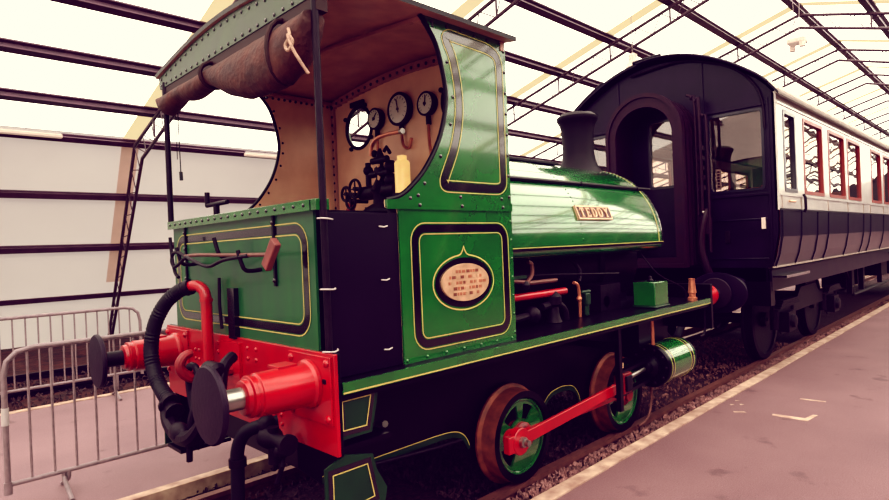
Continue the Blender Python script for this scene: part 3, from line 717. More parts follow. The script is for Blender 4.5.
b = MB().tube([(.45, -.66, .47), (1.2, -.66, .41), (1.42, -.66, .40)], .012, 'iron', 8); b.tube([(.55, -.9, .77), (.52, -1.0, .79)], .018, 'steel', 8); b.build('brake_rod', loco)
# ---- wheels
WR = .325
def wheel(x, sg):
    yo = sg*.80
    b = MB().lathe((x, sg*.655, WR), (0, sg, 0), [(WR+.03, 0), (WR+.03, .018), (WR+.005, .035), (WR, .06), (WR-.004, .132), (WR-.006, .147)], 'rust', 56, cap=False)
    b.lathe((x, sg*.78, WR), (0, sg, 0), [(WR-.006, .0215), (WR-.052, .022), (WR-.055, .0), (WR-.055, -.12), (WR, -.12)], 'black', 56, cap=False)
    t = b.build('wheel_tyre', None); 
    w = t; w.name = 'wheel'
    w.parent = loco; w.location = Vector(WORLD.pop('wheel_tyre', None) or (0, 0, 0))-WORLD[loco.name]
    WORLD[w.name] = w.location+WORLD[loco.name]
    w['label'] = 'black tyred driving wheel with rusty tread'
    ro = WR-.055
    def hole(a0, a1, r0, r1):
        A = [a0+(a1-a0)*i/6 for i in range(7)]
        return [(x+r1*math.cos(a), WR+r1*math.sin(a)) for a in map(math.radians, A)]+[(x+r0*math.cos(a), WR+r0*math.sin(a)) for a in map(math.radians, reversed(A))]
    hs = [hole(48, 80, .12, .225), hole(100, 142, .12, .225), hole(195, 240, .12, .225)]
    b = MB().plate(circ(x, WR, ro, 48), lambda u, v, w_: V(u, sg*(.755+w_), v), .02, 'green', hs)
    b.plate(circ(x, WR, ro, 48), lambda u, v, w_: V(u, sg*(.70+w_), v), .01, 'black')
    b.tube([(x+(ro-.012)*math.cos(a), sg*.777, WR+(ro-.012)*math.sin(a)) for a in [2*PI*i/40 for i in range(40)]], .012, 'green', 8, closed=True)
    b.build('wheel_centre', w, 'green wheel centre')
    MB().lathe((x, sg*.70, WR), (0, sg, 0), [(.10, 0), (.10, .10), (.085, .115), (.06, .12), (.055, .15), (.01, .152)], 'redworn' , 24).build('hub', w, 'red hub')
WA, WB = 1.915, 3.37
PX, PZ = -.215, .05
for x in (WA, WB):
    for sg in (-1, 1): wheel(x, sg)
    MB().cyl((x, -.72, WR), (x, .72, WR), .06, 'iron').build('axle', loco)
for sg in (-1, 1):
    b = MB(); z = WR+PZ
    b.bar((WA+PX, sg*.865, z), (WB+PX, sg*.865, z), .03, .06, 'red', up=(0, 0, 1))
    for x in (WA, WB):
        b.lathe((x+PX, sg*.84, z), (0, sg, 0), [(.065, 0), (.065, .05)], 'red', 20)
    b.build('coupling_rod', loco, 'red coupling rod', bevel=.004)
    b = MB(); A = V(WA+PX, sg*.925, z); B = V(3.19, sg*.925, .475)
    b.bar(A, B, .028, .085, 'red', up=(0, 0, 1)); b.lathe((A.x, sg*.895, z), (0, sg, 0), [(.085, 0), (.09, .005), (.09, .055), (.085, .06)], 'red', 24); b.box(A.x-.13, A.x+.02, sg*.90, sg*.95, z-.06, z+.055, 'red')
    b.lathe((B.x, sg*.90, B.z), (0, sg, 0), [(.06, 0), (.06, .05)], 'red', 20)
    cr = b.build('connecting_rod', loco, 'red connecting rod', bevel=.006)
    MB().lathe((A.x, sg*.93, A.z), (0, sg, 0), [(.035, 0), (.035, .05), (.022, .055), (.022, .085), (.008, .09)], 'steel', 16).build('crank_pin', cr, 'bright steel pin')
    # cylinder, slide bars, crosshead
    cy, cz = .90, .535
    b = MB().lathe((3.650, sg*cy, cz), (1, 0, 0), [(.185, 0), (.192, .01), (.192, .05)], 'black', 40)
    b.lathe((3.690, sg*cy, cz), (1, 0, 0), [(.190, 0), (.190, .055)], 'green', 40)
    b.lathe((3.720, sg*cy, cz), (1, 0, 0), [(.189, 0), (.189, .50)], 'green', 40)
    b.lathe((4.220, sg*cy, cz), (1, 0, 0), [(.192, 0), (.192, .02), (.15, .05), (.01, .055)], 'black', 40)
    for xx in (3.715, 3.765, 4.130, 4.180): b.lathe((xx, sg*cy, cz), (1, 0, 0), [(.1912, 0), (.1912, .006)], 'lining_yellow', 40)
    for xx in (3.728, 4.143): b.lathe((xx, sg*cy, cz), (1, 0, 0), [(.191, 0), (.191, .034)], 'lining_black', 40)
    for i in range(10):
        a = 2*PI*i/10; b.rivet((3.650, sg*cy+.155*math.cos(a), cz+.155*math.sin(a)), (-1, 0, 0), .02, 'iron')
    b.lathe((3.650, sg*cy, cz), (-1, 0, 0), [(.11, 0), (.10, .03), (.06, .05), (.055, .10), (.03, .11)], 'black', 24)
    b.box(3.670, 4.170, sg*.62, sg*.80, .40, .95, 'black')
    cyl_o = b.build('cylinder', loco, 'green lined cylinder with black end covers')
    MB().cyl((3.2, sg*cy, .50), (3.62, sg*cy, cz), .022, 'steel').build('piston_rod', cyl_o, 'bright steel rod')
    b = MB().bar((3.05, sg*cy, .575), (3.62, sg*cy, .60), .05, .03, 'black', up=(0, 0, 1)); b.bar((3.05, sg*cy, .385), (3.62, sg*cy, .42), .05, .03, 'black', up=(0, 0, 1)); b.build('slide_bar', loco)
    b = MB().box(3.08, 3.22, sg*.86, sg*.955, .40, .57, 'redworn'); b.lathe((3.15, sg*.95, .475), (0, sg, 0), [(.03, 0), (.03, .02)], 'iron', 12); b.box(3.10, 3.20, sg*.955, sg*.975, .42, .55, 'iron'); b.build('crosshead', loco, 'worn red crosshead', bevel=.006)
    b = MB().box(2.985, 3.02, sg*.62, sg*1.0, .33, 1.0, 'black') if False else MB().box(2.93, 2.975, sg*.965, sg*1.005, .30, 1.01, 'black')
    b.box(2.93, 2.975, sg*.62, sg*1.0, .80, .85, 'black'); b.lathe((3.07, sg*.93, .59), (0, 0, 1), [(.018, 0), (.018, .03), (.03, .035), (.03, .075), (.012, .08)], 'brass', 12)
    b.build('motion_bracket', loco)
    b = MB().tube([(3.70, sg*.92, 1.0), (3.70, sg*.92, .70)], .016, 'copper', 8); b.build('lubricator_pipe', loco, 'copper pipe')
    b = MB().tube([(3.76, sg*.85, .40), (3.77, sg*.85, .2), (3.68, sg*.85, .05), (3.5, sg*.85, .02)], .012, 'rail', 8, smooth=3); b.build('drain_pipe', loco)
    b = MB().tube([(4.40, sg*1.02, 1.0), (4.62, sg*1.02, .99), (4.64, sg*1.02, .85), (4.62, sg*1.02, .72), (4.5, sg*1.02, .70)], .012, 'iron', 8, smooth=4); b.build('guard_iron', loco)
# ---- running board fittings (near side)
b = MB().box(3.61, 3.88, -1.0, -.79, 1.085, 1.30, 'green'); b.box(3.60, 3.89, -1.01, -.78, 1.066, 1.086, 'darkgreen'); b.lathe((3.745, -.895, 1.30), (0, 0, 1), [(.03, 0), (.03, .015), (.015, .02), (.02, .04), (.005, .05)], 'iron', 12)
b.build('sandbox', loco, 'green box with knob on running board', bevel=.012)
b = MB().lathe((4.41, -1.0, 1.066), (0, 0, 1), [(.045, 0), (.045, .03), (.032, .035), (.032, .07), (.04, .075), (.035, .12), (.028, .20), (.032, .205), (.032, .215), (.01, .22)], 'copper', 18); b.build('oil_cup', loco, 'brass oil cup')
b = MB().tube([(1.66, -.72, 1.30), (2.62, -.72, 1.30)], .03, 'red', 12); b.build('reach_rod', loco, 'red rod')
b = MB().tube([(1.9, -.76, 1.43), (2.12, -.76, 1.40), (2.45, -.76, 1.40)], .016, 'rail', 8); b.tube([(2.08, -.76, 1.41), (2.14, -.76, 1.46), (2.14, -.76, 1.54), (2.10, -.76, 1.555)], .015, 'rail', 8, smooth=3)
b.box(1.66, 2.05, -.78, -.74, 1.44, 1.462, 'darkgreen'); b.lathe((2.05, -.76, 1.36), (0, 0, 1), [(.03, 0), (.04, .03), (.02, .06)], 'iron', 12); b.build('injector_lever', loco, 'worn metal lever under tank')
b = MB().lathe((2.45, -.72, 1.07), (0, 0, 1), [(.07, 0), (.05, .05), (.045, .12), (.07, .14), (.07, .2), (.03, .24)], 'iron', 16); b.tube([(2.3, -.72, 1.2), (2.5, -.72, 1.21), (2.6, -.72, 1.15), (2.62, -.72, 1.07)], .03, 'iron', 10, smooth=3); b.ball((2.2, -.7, 1.15), .07, 'iron'); b.tube([(1.7, -.7, 1.13), (2.2, -.7, 1.15)], .03, 'iron'); b.build('injector', loco, 'dark iron injector')
b = MB().tube([(2.72, -.74, 1.36), (2.78, -.74, 1.33), (2.80, -.74, 1.22), (2.80, -.74, 1.07)], .014, 'copper', 8, smooth=4); b.ball((2.79, -.74, 1.22), .025, 'copper'); b.build('copper_feed_pipe', loco, 'copper pipe beside green valve')
b = MB().box(2.86, 2.93, -.77, -.71, 1.16, 1.26, 'darkgreen'); b.cyl((2.83, -.74, 1.27), (2.96, -.74, 1.27), .016, 'darkgreen'); b.cyl((2.895, -.74, 1.07), (2.895, -.74, 1.17), .025, 'darkgreen'); b.build('feed_valve', loco, 'green valve', bevel=.008)
b = MB().tube([(1.7, -.62, 1.46), (2.6, -.64, 1.43), (3.6, -.66, 1.38)], .012, 'iron', 6); b.tube([(3.9, -.7, 1.60), (4.0, -.85, 1.35), (4.25, -.98, 1.2), (4.3, -.98, 1.07)], .008, 'iron', 6, smooth=4); b.tube([(2.9, -.55, 1.6), (3.0, -.62, 1.45), (2.95, -.64, 1.35)], .02, 'iron', 8, smooth=3); b.build('pipework', loco)
b = MB().box(3.2, 3.55, -.7, -.45, 1.066, 1.3, 'iron'); b.cyl((3.3, -.7, 1.15), (3.3, -.55, 1.15), .05, 'iron'); b.build('weigh_shaft_box', loco)
# ---- cab fittings
b = MB().lathe((1.30, 0, 1.60), (1, 0, 0), [(.40, 0), (.44, .03), (.44, .32)], 'black', 36); b.box(1.3, 1.62, -.44, .44, 1.066, 1.6, 'black'); b.build('firebox_backhead', loco, 'black boiler backhead')
GX = 1.60
for y, z, r in ((.32, 2.745, .078), (.02, 2.765, .115), (-.285, 2.745, .08)):
    b = MB().lathe((GX+.02, y, z), (-1, 0, 0), [(r*1.05, 0), (r*1.12, .02), (r*1.12, .05), (r*.95, .055), (r*.93, .045)], 'iron', 32)
    g0 = b.build('pressure_gauge', loco, 'round gauge with white face')
    f = MB().cyl((GX-.028, y, z), (GX-.030, y, z), r*.92, 'gaugeface', seg=32)
    for i in range(13):
        a = math.radians(-45+270*i/12); f.bar((GX-.031, y+r*.68*math.cos(a), z+r*.68*math.sin(a)), (GX-.031, y+r*.84*math.cos(a), z+r*.84*math.sin(a)), .004, .002, 'lining_black')
    f.build('gauge_face', g0, 'white gauge face')
    a = random.uniform(1.0, 2.4); h = MB().bar((GX-.034, y-.25*r*math.cos(a), z-.25*r*math.sin(a)), (GX-.034, y+.7*r*math.cos(a), z+.7*r*math.sin(a)), .010, .003, 'lining_black' if r < .1 else 'plate_red'); h.cyl((GX-.03, y, z), (GX-.04, y, z), .012, 'lining_black'); h.build('needle', g0)
    p = MB().tube([(GX, y, z-r), (GX, y, z-r-.10), (GX, y-.02, z-r-.17), (GX, y-.08, z-r-.19), (GX, y-.11, z-r-.12)] if r > .1 else [(GX, y, z-r), (GX, y, z-r-.22), (GX, y-.04, z-r-.34), (GX, y-.12, z-r-.37)], .012, 'copper', 8, smooth=4); p.lathe((GX, y, z-r-.07), (0, 0, 1), [(.02, 0), (.02, .06)], 'iron', 10); p.build('gauge_pipe', g0, 'thin copper pipe')
KX = 1.40
b = MB().tube([(KX+.1, .05, 1.95), (KX+.05, .05, 2.02), (KX, .05, 2.08)], .05, 'iron', 12); b.cyl((KX, .28, 2.13), (KX, -.14, 2.13), .055, 'iron'); b.lathe((KX, .05, 1.90), (0, 0, 1), [(.09, 0), (.07, .1), (.06, .2), (.08, .24), (.05, .3), (.03, .34), (.05, .36), (.05, .40), (.025, .42), (.03, .5), (.01, .55)], 'iron', 16)
b.cyl((KX-.02, .14, 2.26), (KX-.02, -.08, 2.26), .026, 'iron'); b.cyl((KX, .20, 2.13), (KX, .20, 2.36), .022, 'iron'); b.ball((KX, .20, 2.3), .04, 'iron'); b.cyl((KX-.02, .12, 2.36), (KX-.02, -.06, 2.36), .024, 'iron'); b.ball((KX, -.07, 2.3), .05, 'iron'); b.ball((KX, -.07, 2.2), .055, 'iron')
b.tube([(KX, .0, 2.42), (KX, -.03, 2.45), (KX, -.07, 2.4)], .014, 'iron', 8); b.cyl((KX, -.1, 2.13), (KX, -.1, 1.95), .03, 'iron'); b.ball((KX, .12, 2.42), .03, 'iron')
man = b.build('steam_manifold', loco, 'dark iron valve manifold')
for y, z, r in ((.42, 2.14, .055), (.30, 2.17, .07), (.36, 2.08, .06)):
    b = MB().tube([(KX-.06, y+r*math.cos(a), z+r*math.sin(a)) for a in [2*PI*i/20 for i in range(20)]], .011, 'iron', 8, closed=True)
    for i in range(4): a = i*PI/2; b.bar((KX-.06, y, z), (KX-.06, y+r*math.cos(a), z+r*math.sin(a)), .01, .008, 'iron')
    b.cyl((KX-.07, y, z), (KX+.1, y, z), .016, 'iron'); b.build('valve_wheel', man, 'small spoked iron hand wheel')
b = MB().tube([(KX-.02, .13, 2.40), (KX-.02, .12, 2.47), (KX-.02, .06, 2.52), (KX-.02, -.06, 2.535), (KX-.02, -.22, 2.53)], .016, 'copper', 10, smooth=5); b.tube([(KX-.03, .035, 2.33), (KX-.03, .03, 1.90)], .012, 'brass', 8); b.lathe((KX-.02, -.21, 2.53), (0, -1, 0), [(.016, 0), (.022, .01), (.022, .035)], 'steel', 12); b.build('copper_steam_pipe', loco, 'bent copper pipe with brass upright')
b = MB().lathe((KX, -.20, 2.09), (0, 0, 1), [(.056, 0), (.056, .22), (.046, .235), (.035, .24), (.035, .27), (.015, .275)], 'opal', 20); b.lathe((KX, -.20, 2.05), (0, 0, 1), [(.08, 0), (.08, .04)], 'iron', 18); b.cyl((KX, -.2, 1.9), (KX, -.2, 2.05), .04, 'iron'); b.cyl((KX, -.12, 2.05), (KX, -.38, 2.02), .03, 'iron'); b.build('gauge_glass', loco, 'yellow gauge glass protector')
b = MB().tube([(KX-.02, .40, 2.06), (KX-.03, .43, 1.98), (KX-.04, .45, 1.88)], .035, 'red', 10); b.ball((KX-.02, .40, 2.08), .025, 'iron'); b.build('red_lever', loco, 'red painted handle')
b = MB().tube([(KX-.03, .26, 2.0), (KX-.03, .26, 1.8)], .014, 'brass', 8); b.tube([(KX-.03, .2, 2.02), (KX-.03, .2, 1.8)], .014, 'iron', 8); b.build('drain_tube', loco)
b = MB().cyl((.42, .70, 1.6), (.42, .70, 2.06), .022, 'iron'); b.cyl((.42, .86, 2.065), (.42, .52, 2.065), .016, 'iron'); b.cyl((.42, .85, 2.06), (.42, .85, 2.16), .018, 'iron'); b.build('brake_handle', loco, 'dark T shaped brake handle')

# ================================================================== THINGS ON THE LOCOMOTIVE
ds = thing('doorway_sheet', (.45, -.97, 1.067), 'black sheet tied across the cab doorway with white cable ties', 'sheet')
b = MB().box(.222, .680, -.975, -.962, 1.070, 1.885, 'sheetblack'); b.build('sheet_panel', ds, bevel=.002)
for z in (1.218, 1.515, 1.852):
    b = MB().tube([(.165, -1.0, z), (.18, -1.03, z), (.21, -1.032, z-.003), (.25, -1.0, z-.004), (.262, -.98, z-.002)], .0042, 'white', 6, smooth=3); b.build('cable_tie', ds, 'white cable tie')
for z in (1.165, 1.53, 1.81):
    b = MB().tube([(.55, -.98, z+.004), (.58, -.985, z), (.605, -.98, z+.006)], .004, 'white', 6); b.build('cable_tie', ds, 'white cable tie')
# tarpaulin
tp = thing('tarpaulin', (.25, 0, 2.6), 'rolled brown canvas weather sheet slung under the rear cab roof beam', 'tarpaulin')
dk = [(1.0, .06), (.97, .10), (.90, .15), (.80, .13), (.65, .10), (.48, .13), (.32, .13), (.15, .115), (.08, .14), (-.08, .21), (-.25, .265), (-.42, .295), (-.6, .305), (-.75, .285), (-.87, .235), (-.95, .15), (-.985, .08)]
dkc = cat_rom(dk, 5); b = MB(); vs = []; seg = 18
for i, (y, d) in enumerate(dkc):
    for k in range(seg):
        a = 2*PI*k/seg; rx = .05+.16*d; wob = 1+.10*noise.noise(V(y*9, math.cos(a)*2, math.sin(a)*2+3))
        vs.append((.20+rx*math.cos(a)*wob, y, 2.852-d/2+d/2*math.sin(a)*(1 if math.sin(a) > 0 else wob)))
n = len(dkc)
b.add(vs, [(i*seg+k, (i+1)*seg+k, (i+1)*seg+(k+1) % seg, i*seg+(k+1) % seg) for i in range(n-1) for k in range(seg)]+[tuple(range(seg)), tuple((n-1)*seg+k for k in range(seg))], 'canvas')
b.build('canvas_roll', tp, ang=80)
for y, d in ((.16, .13), (-.70, .30)):
    b = MB().tube([(.2+(.07+.09*d)*math.cos(a), y, 2.875-d/2+(d/2+.012)*math.sin(a)) for a in [2*PI*i/16 for i in range(16)]], .014, 'brown', 8, closed=True); b.build('lashing', tp, 'dark lashing strap')
b = MB().tube([(.11, -.905, 2.765), (.10, -.93, 2.72), (.09, -.905, 2.68), (.09, -.93, 2.65), (.10, -.955, 2.69), (.09, -.93, 2.725), (.095, -.955, 2.66), (.12, -.975, 2.60), (.16, -.985, 2.54)], .008, 'rope', 8, smooth=5); b.build('rope', tp, 'pale knotted rope end')
b = MB().tube([(.24, .86, 2.72), (.24, .855, 2.5), (.24, .85, 2.3)], .004, 'black', 5); b.tube([(.24, .85, 2.3), (.24, .845, 2.24)], .012, 'black', 6); b.tube([(.26, .95, 2.8), (.25, .93, 2.4)], .003, 'black', 5); b.build('hanging_strap', tp, 'thin dark hanging strap')
# fire irons on bunker
b = MB().tube([(.085, .45, 1.70), (.085, .2, 1.705), (.085, -.25, 1.695), (.085, -.66, 1.69)], .011, 'rail', 8, smooth=3)
br = thing('long_handled_brush', (.085, 0, 1.69), 'long handled brush with rusty red block head hung across the bunker', 'brush')
b.build('handle', br)
mx = Matrix.Translation((.08, -.70, 1.69)) @ Matrix.Rotation(math.radians(40), 4, 'X')
MB().box(-.018, .018, -.030, .030, -.085, .085, 'brushwood', mx).build('brush_head', br, 'rusty red block head', bevel=.006)
lp = [(.08, .40, 1.685), (.08, .50, 1.725), (.08, .61, 1.725), (.08, .65, 1.67), (.08, .60, 1.635), (.08, .50, 1.66), (.08, .40, 1.695), (.07, .3, 1.68), (.07, .05, 1.635), (.08, -.15, 1.67), (.08, -.45, 1.69)]
fi = thing('fire_iron', (.08, .2, 1.63), 'black fire iron with a looped handle hung beneath the brush on the bunker', 'fire iron')
MB().tube(lp, .011, 'iron', 8, smooth=5).build('shaft', fi); MB().tube([(.08, .66, 1.83), (.08, .64, 1.70), (.08, .60, 1.60), (.08, .54, 1.565)], .011, 'iron', 8, smooth=3).build('prong', fi)

# ================================================================== COACH
CE, CW = 6.0, 1.37
coach = thing('railway_carriage', (14, 0, 0), 'plum and white passenger carriage coupled in front of the locomotive', 'carriage')
CL = 16.5; XE = CE+CL
def prof(sg):   # side profile: (z, y)
    return [(1.30, 1.275), (1.45, 1.325), (1.65, 1.36), (1.96, CW), (3.34, CW)]
# windows along the side (x0, x1)
wins = [(6.22, 6.72, 'door'), (7.05, 8.02, 'w'), (8.33, 9.34, 'w'), (9.52, 10.5, 'w'), (11.4, 12.36, 'w'), (12.6, 13.5, 'w'), (13.9, 14.5, 'door'), (14.9, 15.8, 'w'), (16.1, 17.0, 'w'), (17.3, 18.2, 'w'), (18.6, 19.5, 'w'), (19.8, 20.7, 'w'), (21.2, 21.8, 'door')]
WZ0, WZ1 = 2.17, 3.13
for sg in (-1, 1):
    b = MB()
    for (z0, y0), (z1, y1) in zip(prof(sg)[:3], prof(sg)[1:4]):
        b.add([(CE, sg*y0, z0), (XE, sg*y0, z0), (XE, sg*y1, z1), (CE, sg*y1, z1)], [(0, 1, 2, 3)], 'plum')
    for x in [6.08, 6.86, 7.62, 8.2, 9.43, 10.6, 11.2, 12.45, 13.75, 14.7, 16, 17.2, 18.4, 19.6, 21, 22]:
        for (z0, y0), (z1, y1) in zip(prof(sg)[:3], prof(sg)[1:4]):
            b.bar((x, sg*(y0+.003), z0), (x, sg*(y1+.002), z1), .02, .008, 'plum')
    b.box(CE, XE, sg*1.268, sg*1.288, 1.295, 1.316, 'roofgrey')
    cs = b.build('lower_side_panel', coach, 'dark plum glossy lower panelling')
    fn = lambda u, v, w, sg=sg: V(u, sg*(CW-w), v)
    b = MB().plate([(CE, 1.96), (XE, 1.96), (XE, 3.30), (CE, 3.30)], fn, .045, 'milk', [rrect(a, c, WZ0, WZ1, .03, 3) for a, c, t in wins])
    for z in (1.965, 2.135): b.box(CE, XE, sg*CW, sg*(CW+.012), z-.012, z+.012, 'plum' if z < 2 else 'milk')
    b.box(CE, XE, sg*CW, sg*(CW+.012), 3.17, 3.19, 'milk')
    for x in [6.08, 6.86, 8.2, 9.43, 10.6, 11.2, 12.45, 13.75, 14.7, 16, 17.2, 18.4, 19.6, 21, 22]: b.box(x-.012, x+.012, sg*CW, sg*(CW+.010), 1.96, 2.13, 'roofgrey')
    us = b.build('upper_side_panel', coach, 'milk white upper panelling')
    for a, c, t in wins:
        b = MB().plate(rrect(a, c, WZ0, WZ1, .03, 3), lambda u, v, w, sg=sg: V(u, sg*(CW+.006-w), v), .055, 'teak' if t == 'w' else 'plum', [rrect(a+.05, c-.05, WZ0+.045, WZ1-.045, .03, 3)])
        if t == 'w' and c-a > .9: pass
        f = b.build('side_window', us, 'red brown framed window' if t == 'w' else 'dark framed door window')
        MB().plate(rrect(a+.045, c-.045, WZ0+.04, WZ1-.04, .03, 3), lambda u, v, w, sg=sg: V(u, sg*(CW-.025-w), v), .004, 'sideglass').build('pane', f)
    b = MB()
    b.tube([(6.86, sg*(CW+.03), 2.16), (6.86, sg*(CW+.05), 2.12), (6.86, sg*(CW+.05), 1.98), (6.86, sg*(CW+.03), 1.94)], .016, 'iron', 8); b.tube([(6.3, sg*(CW+.02), 2.06), (6.45, sg*(CW+.04), 2.06)], .014, 'brass', 8); b.build('door_handle', us, 'dark grab handle by the door')
# end
def endz(y): return 3.955-.33*y*y-(max(0, abs(y)-1.15)**2)*1.5
ye = [CW-.02-(2*CW-.04)*i/32 for i in range(33)]
outl = [(-1.27, 1.30), (1.27, 1.30), (1.345, 1.7), (CW-.02, 1.96)]+[(y, endz(y)-.01) for y in ye]+[(-CW+.02, 1.96), (-1.345, 1.7)]
holes = [rrect(-1.235, -.60, 2.20, 3.15, .05, 3), rrect(.60, 1.235, 2.20, 3.15, .05, 3), rrect(-.23, .16, 2.33, 3.22, .04, 3)]
b = MB().plate(outl, lambda u, v, w: V(CE+w, u, v), .05, 'plumend', holes)
for sg in (-1, 1):
    for y in (.56, 1.275): b.box(CE-.015, CE, sg*y-.015, sg*y+.015, 1.32, 3.25 if y > 1 else 3.83, 'plumend')
    b.box(CE-.02, CE, sg*.56, sg*1.27, 3.17, 3.20, 'plumend'); b.box(CE-.02, CE, sg*.56, sg*1.27, 2.14, 2.17, 'plumend'); b.box(CE-.012, CE, sg*.60, sg*1.24, 1.86, 1.875, 'plum'); b.box(CE-.012, CE, sg*.60, sg*1.24, 1.40, 1.415, 'plum')
    b.box(CE-.03, CE, sg*.80-.025, sg*.80+.025, 1.60, 1.74, 'iron'); b.box(CE-.03, CE, sg*1.2-.02, sg*1.2+.02, 1.75, 1.88, 'lampwhite')
end = b.build('coach_end', coach, 'dark plum carriage end with windows', bevel=.003)
for y0, y1 in ((-1.235, -.60), (.60, 1.235)):
    b = MB().plate(rrect(y0, y1, 2.20, 3.15, .05, 3), lambda u, v, w: V(CE-.008+w, u, v), .05, 'plum', [rrect(y0+.03, y1-.03, 2.23, 3.12, .04, 3)])
    f = b.build('end_window', end); MB().plate(rrect(y0+.025, y1-.025, 2.225, 3.125, .04, 3), lambda u, v, w: V(CE+.02+w, u, v), .004, 'glass').build('pane', f)
b = MB().plate(rrect(-.23, .16, 2.33, 3.22, .04, 3), lambda u, v, w: V(CE-.01+w, u, v), .05, 'plum', [rrect(-.20, .13, 2.36, 3.19, .04, 3)]); f = b.build('end_door_window', end); MB().plate(rrect(-.205, .135, 2.355, 3.195, .04, 3), lambda u, v, w: V(CE+.02+w, u, v), .004, 'glass').build('pane', f)
b = MB().box(CE+.028, CE+.034, -.735, -.675, 2.25, 2.50, 'white')
for i in range(6): b.box(CE+.026, CE+.0285, -.72, -.69, 2.275+.036*i, 2.298+.036*i, 'plate_red')
b.build('notice', end, 'small white upright notice in window')
# roof
b = MB(); yr = [1.43*math.sin(PI/2*(-1+2*i/40)) for i in range(41)]; n = len(yr)
rzr = lambda y: 3.975-.33*y*y-(max(0, abs(y)-1.2)**2)*1.2
vs = [(x, y, rzr(y)+h) for h in (0, .035) for x in (CE-.12, XE+.1) for y in yr]
b.add(vs, [((2)*n+i, 2*n+i+1, 3*n+i+1, 3*n+i) for i in range(n-1)]+[(i, i+1, 2*n+i+1, 2*n+i) for i in range(n-1)]+[(i, i+1, n+i+1, n+i) for i in range(n-1)], 'roofdark')
b.m = [b.mi('roofgrey') if (k < n-1 and (k < 9 or k > n-11)) else v for k, v in enumerate(b.m)]
for sg in (-1, 1): b.bar((CE-.1, sg*1.405, 3.28), (XE, sg*1.405, 3.28), .04, .05, 'roofgrey')
crf = b.build('coach_roof', coach, 'curved carriage roof with pale edges', ang=40)
b = MB().tube([(CE-.13, y, rzr(y)+.02) for y in yr if -1.33 < y < .25], .016, 'plumend', 8); b.tube([(CE-.03, y, z) for y, z in cat_rom([(.35, 3.86), (-.28, 3.90), (-.69, 3.79), (-.96, 3.645), (-1.16, 3.42), (-1.235, 3.2), (-1.25, 2.9)], 6)], .014, 'iron', 8)
b.tube([(CE-.1, y, rzr(y)+.05) for y in (.72, .85, 1.0, 1.15, 1.28)], .02, 'roofdark', 8); b.tube([(CE-.12, .27, rzr(.27)+.05), (CE-.12, .18, rzr(.1)+.04), (CE-.1, -.1, rzr(-.1)+.05)], .022, 'roofdark', 8); b.build('rain_strip', crf, 'dark moulding round roof end')
# gangway
gy = [.50*math.cos(math.radians(a)) for a in range(0, 181, 10)]; gz = [2.98+.51*math.sin(math.radians(a)) for a in range(0, 181, 10)]
go = list(zip(gy, gz))+[(-.50, 1.33), (.50, 1.33)]
gi = [(.37*math.cos(math.radians(a)), 2.96+.36*math.sin(math.radians(a))) for a in range(0, 181, 10)]+[(-.37, 1.45), (.37, 1.45)]
b = MB().plate(go, lambda u, v, w: V(5.52+w, u, v), .06, 'gangway', [gi]); b.plate(go, lambda u, v, w: V(5.50+w, u, v), .02, 'gangway', [[(p[0]*.92, 2.4+(p[1]-2.4)*.955) for p in go]]); gw = b.build('gangway', coach, 'dark arched corridor connection', bevel=.008)
b = MB()
for i in range(6):
    s_ = .98 if i % 2 else .92; sc = lambda p, s_=s_: (p[0]*s_, 2.3+(p[1]-2.3)*s_)
    b.plate([sc(p) for p in go], lambda u, v, w, i=i: V(5.58+.07*i+w, u, v), .07, 'gangway', [[(p[0]*1.04, 2.3+(p[1]-2.3)*1.02) for p in gi]])
b.build('bellows', gw, 'folded dark bellows')
b = MB()
for y, z0, z1, r in ((-.58, 1.4, 3.3, .022), (-.66, 1.5, 3.1, .018), (-.53, 1.7, 3.35, .016)): b.tube([(5.85, y+.1, z1+.08), (5.82, y+.03, z1+.03), (5.82, y, z1-.1), (5.82, y, z0)], r, 'gangway', 8, smooth=3)
b.tube([(5.86, -.62, 2.0), (5.8, -.60, 1.9), (5.78, -.56, 1.6), (5.8, -.60, 1.35), (5.85, -.64, 1.2)], .045, 'gangway', 10, smooth=4); b.box(5.8, 5.9, -.66, -.52, 1.72, 1.92, 'gangway'); b.ball((5.78, -.60, 1.98), .02, 'steel')
for i in range(5): b.box(5.82, 5.9, -.60, -.50, 2.25+.12*i, 2.31+.12*i, 'gangway')
b.build('gangway_pipe', gw, 'dark upright pipes beside gangway')
# coupling hoses between carriage and locomotive
b = MB().tube([(5.98, .0, 1.0), (5.7, .0, .95), (5.45, .0, .70), (5.2, 0, .72), (5.0, .0, .95), (4.72, 0, 1.0)], .05, 'iron', 10, smooth=6); b.build('coach_coupling', coach, 'dark coupling between carriage and locomotive')
b = MB().tube([(5.98, -.35, .95), (5.75, -.36, .78), (5.5, -.36, .52), (5.3, -.36, .50), (5.1, -.36, .62), (4.9, -.36, .82), (4.75, -.36, .95)], .045, 'rubber', 12, smooth=6); b.build('coach_hose', coach, 'black hose between carriage and locomotive')
b = MB().box(CE-.03, CE+.12, -1.25, 1.25, .86, 1.14, 'black'); b.build('headstock', coach)
# interior
b = MB().box(CE+.06, XE-.06, -1.24, 1.24, 1.30, 1.36, 'interior'); b.build('coach_floor', coach)
b = MB()
yq = [-1.3+2.6*i/16 for i in range(17)]
b.add([(x, y, rzr(y)-.06) for x in (CE+.06, XE-.06) for y in yq], [(i, i+1, 18+i, 17+i) for i in range(16)], 'milk'); b.build('coach_lining', coach, 'white inner ceiling')
b = MB()
for x in (13.7,): b.box(x, x+.04, -1.3, 1.3, 1.36, 3.25, 'interior')
b.build('partition', coach, 'wooden partition')
for x in (6.75, 7.9, 9.4):
    b = MB().box(x, x+.45, -1.2, -.5, 1.36, 1.8, 'seat'); b.box(x+.36, x+.48, -1.2, -.5, 1.8, 2.32, 'seat'); b.build('seat', coach, 'orange upholstered seat', bevel=.03)
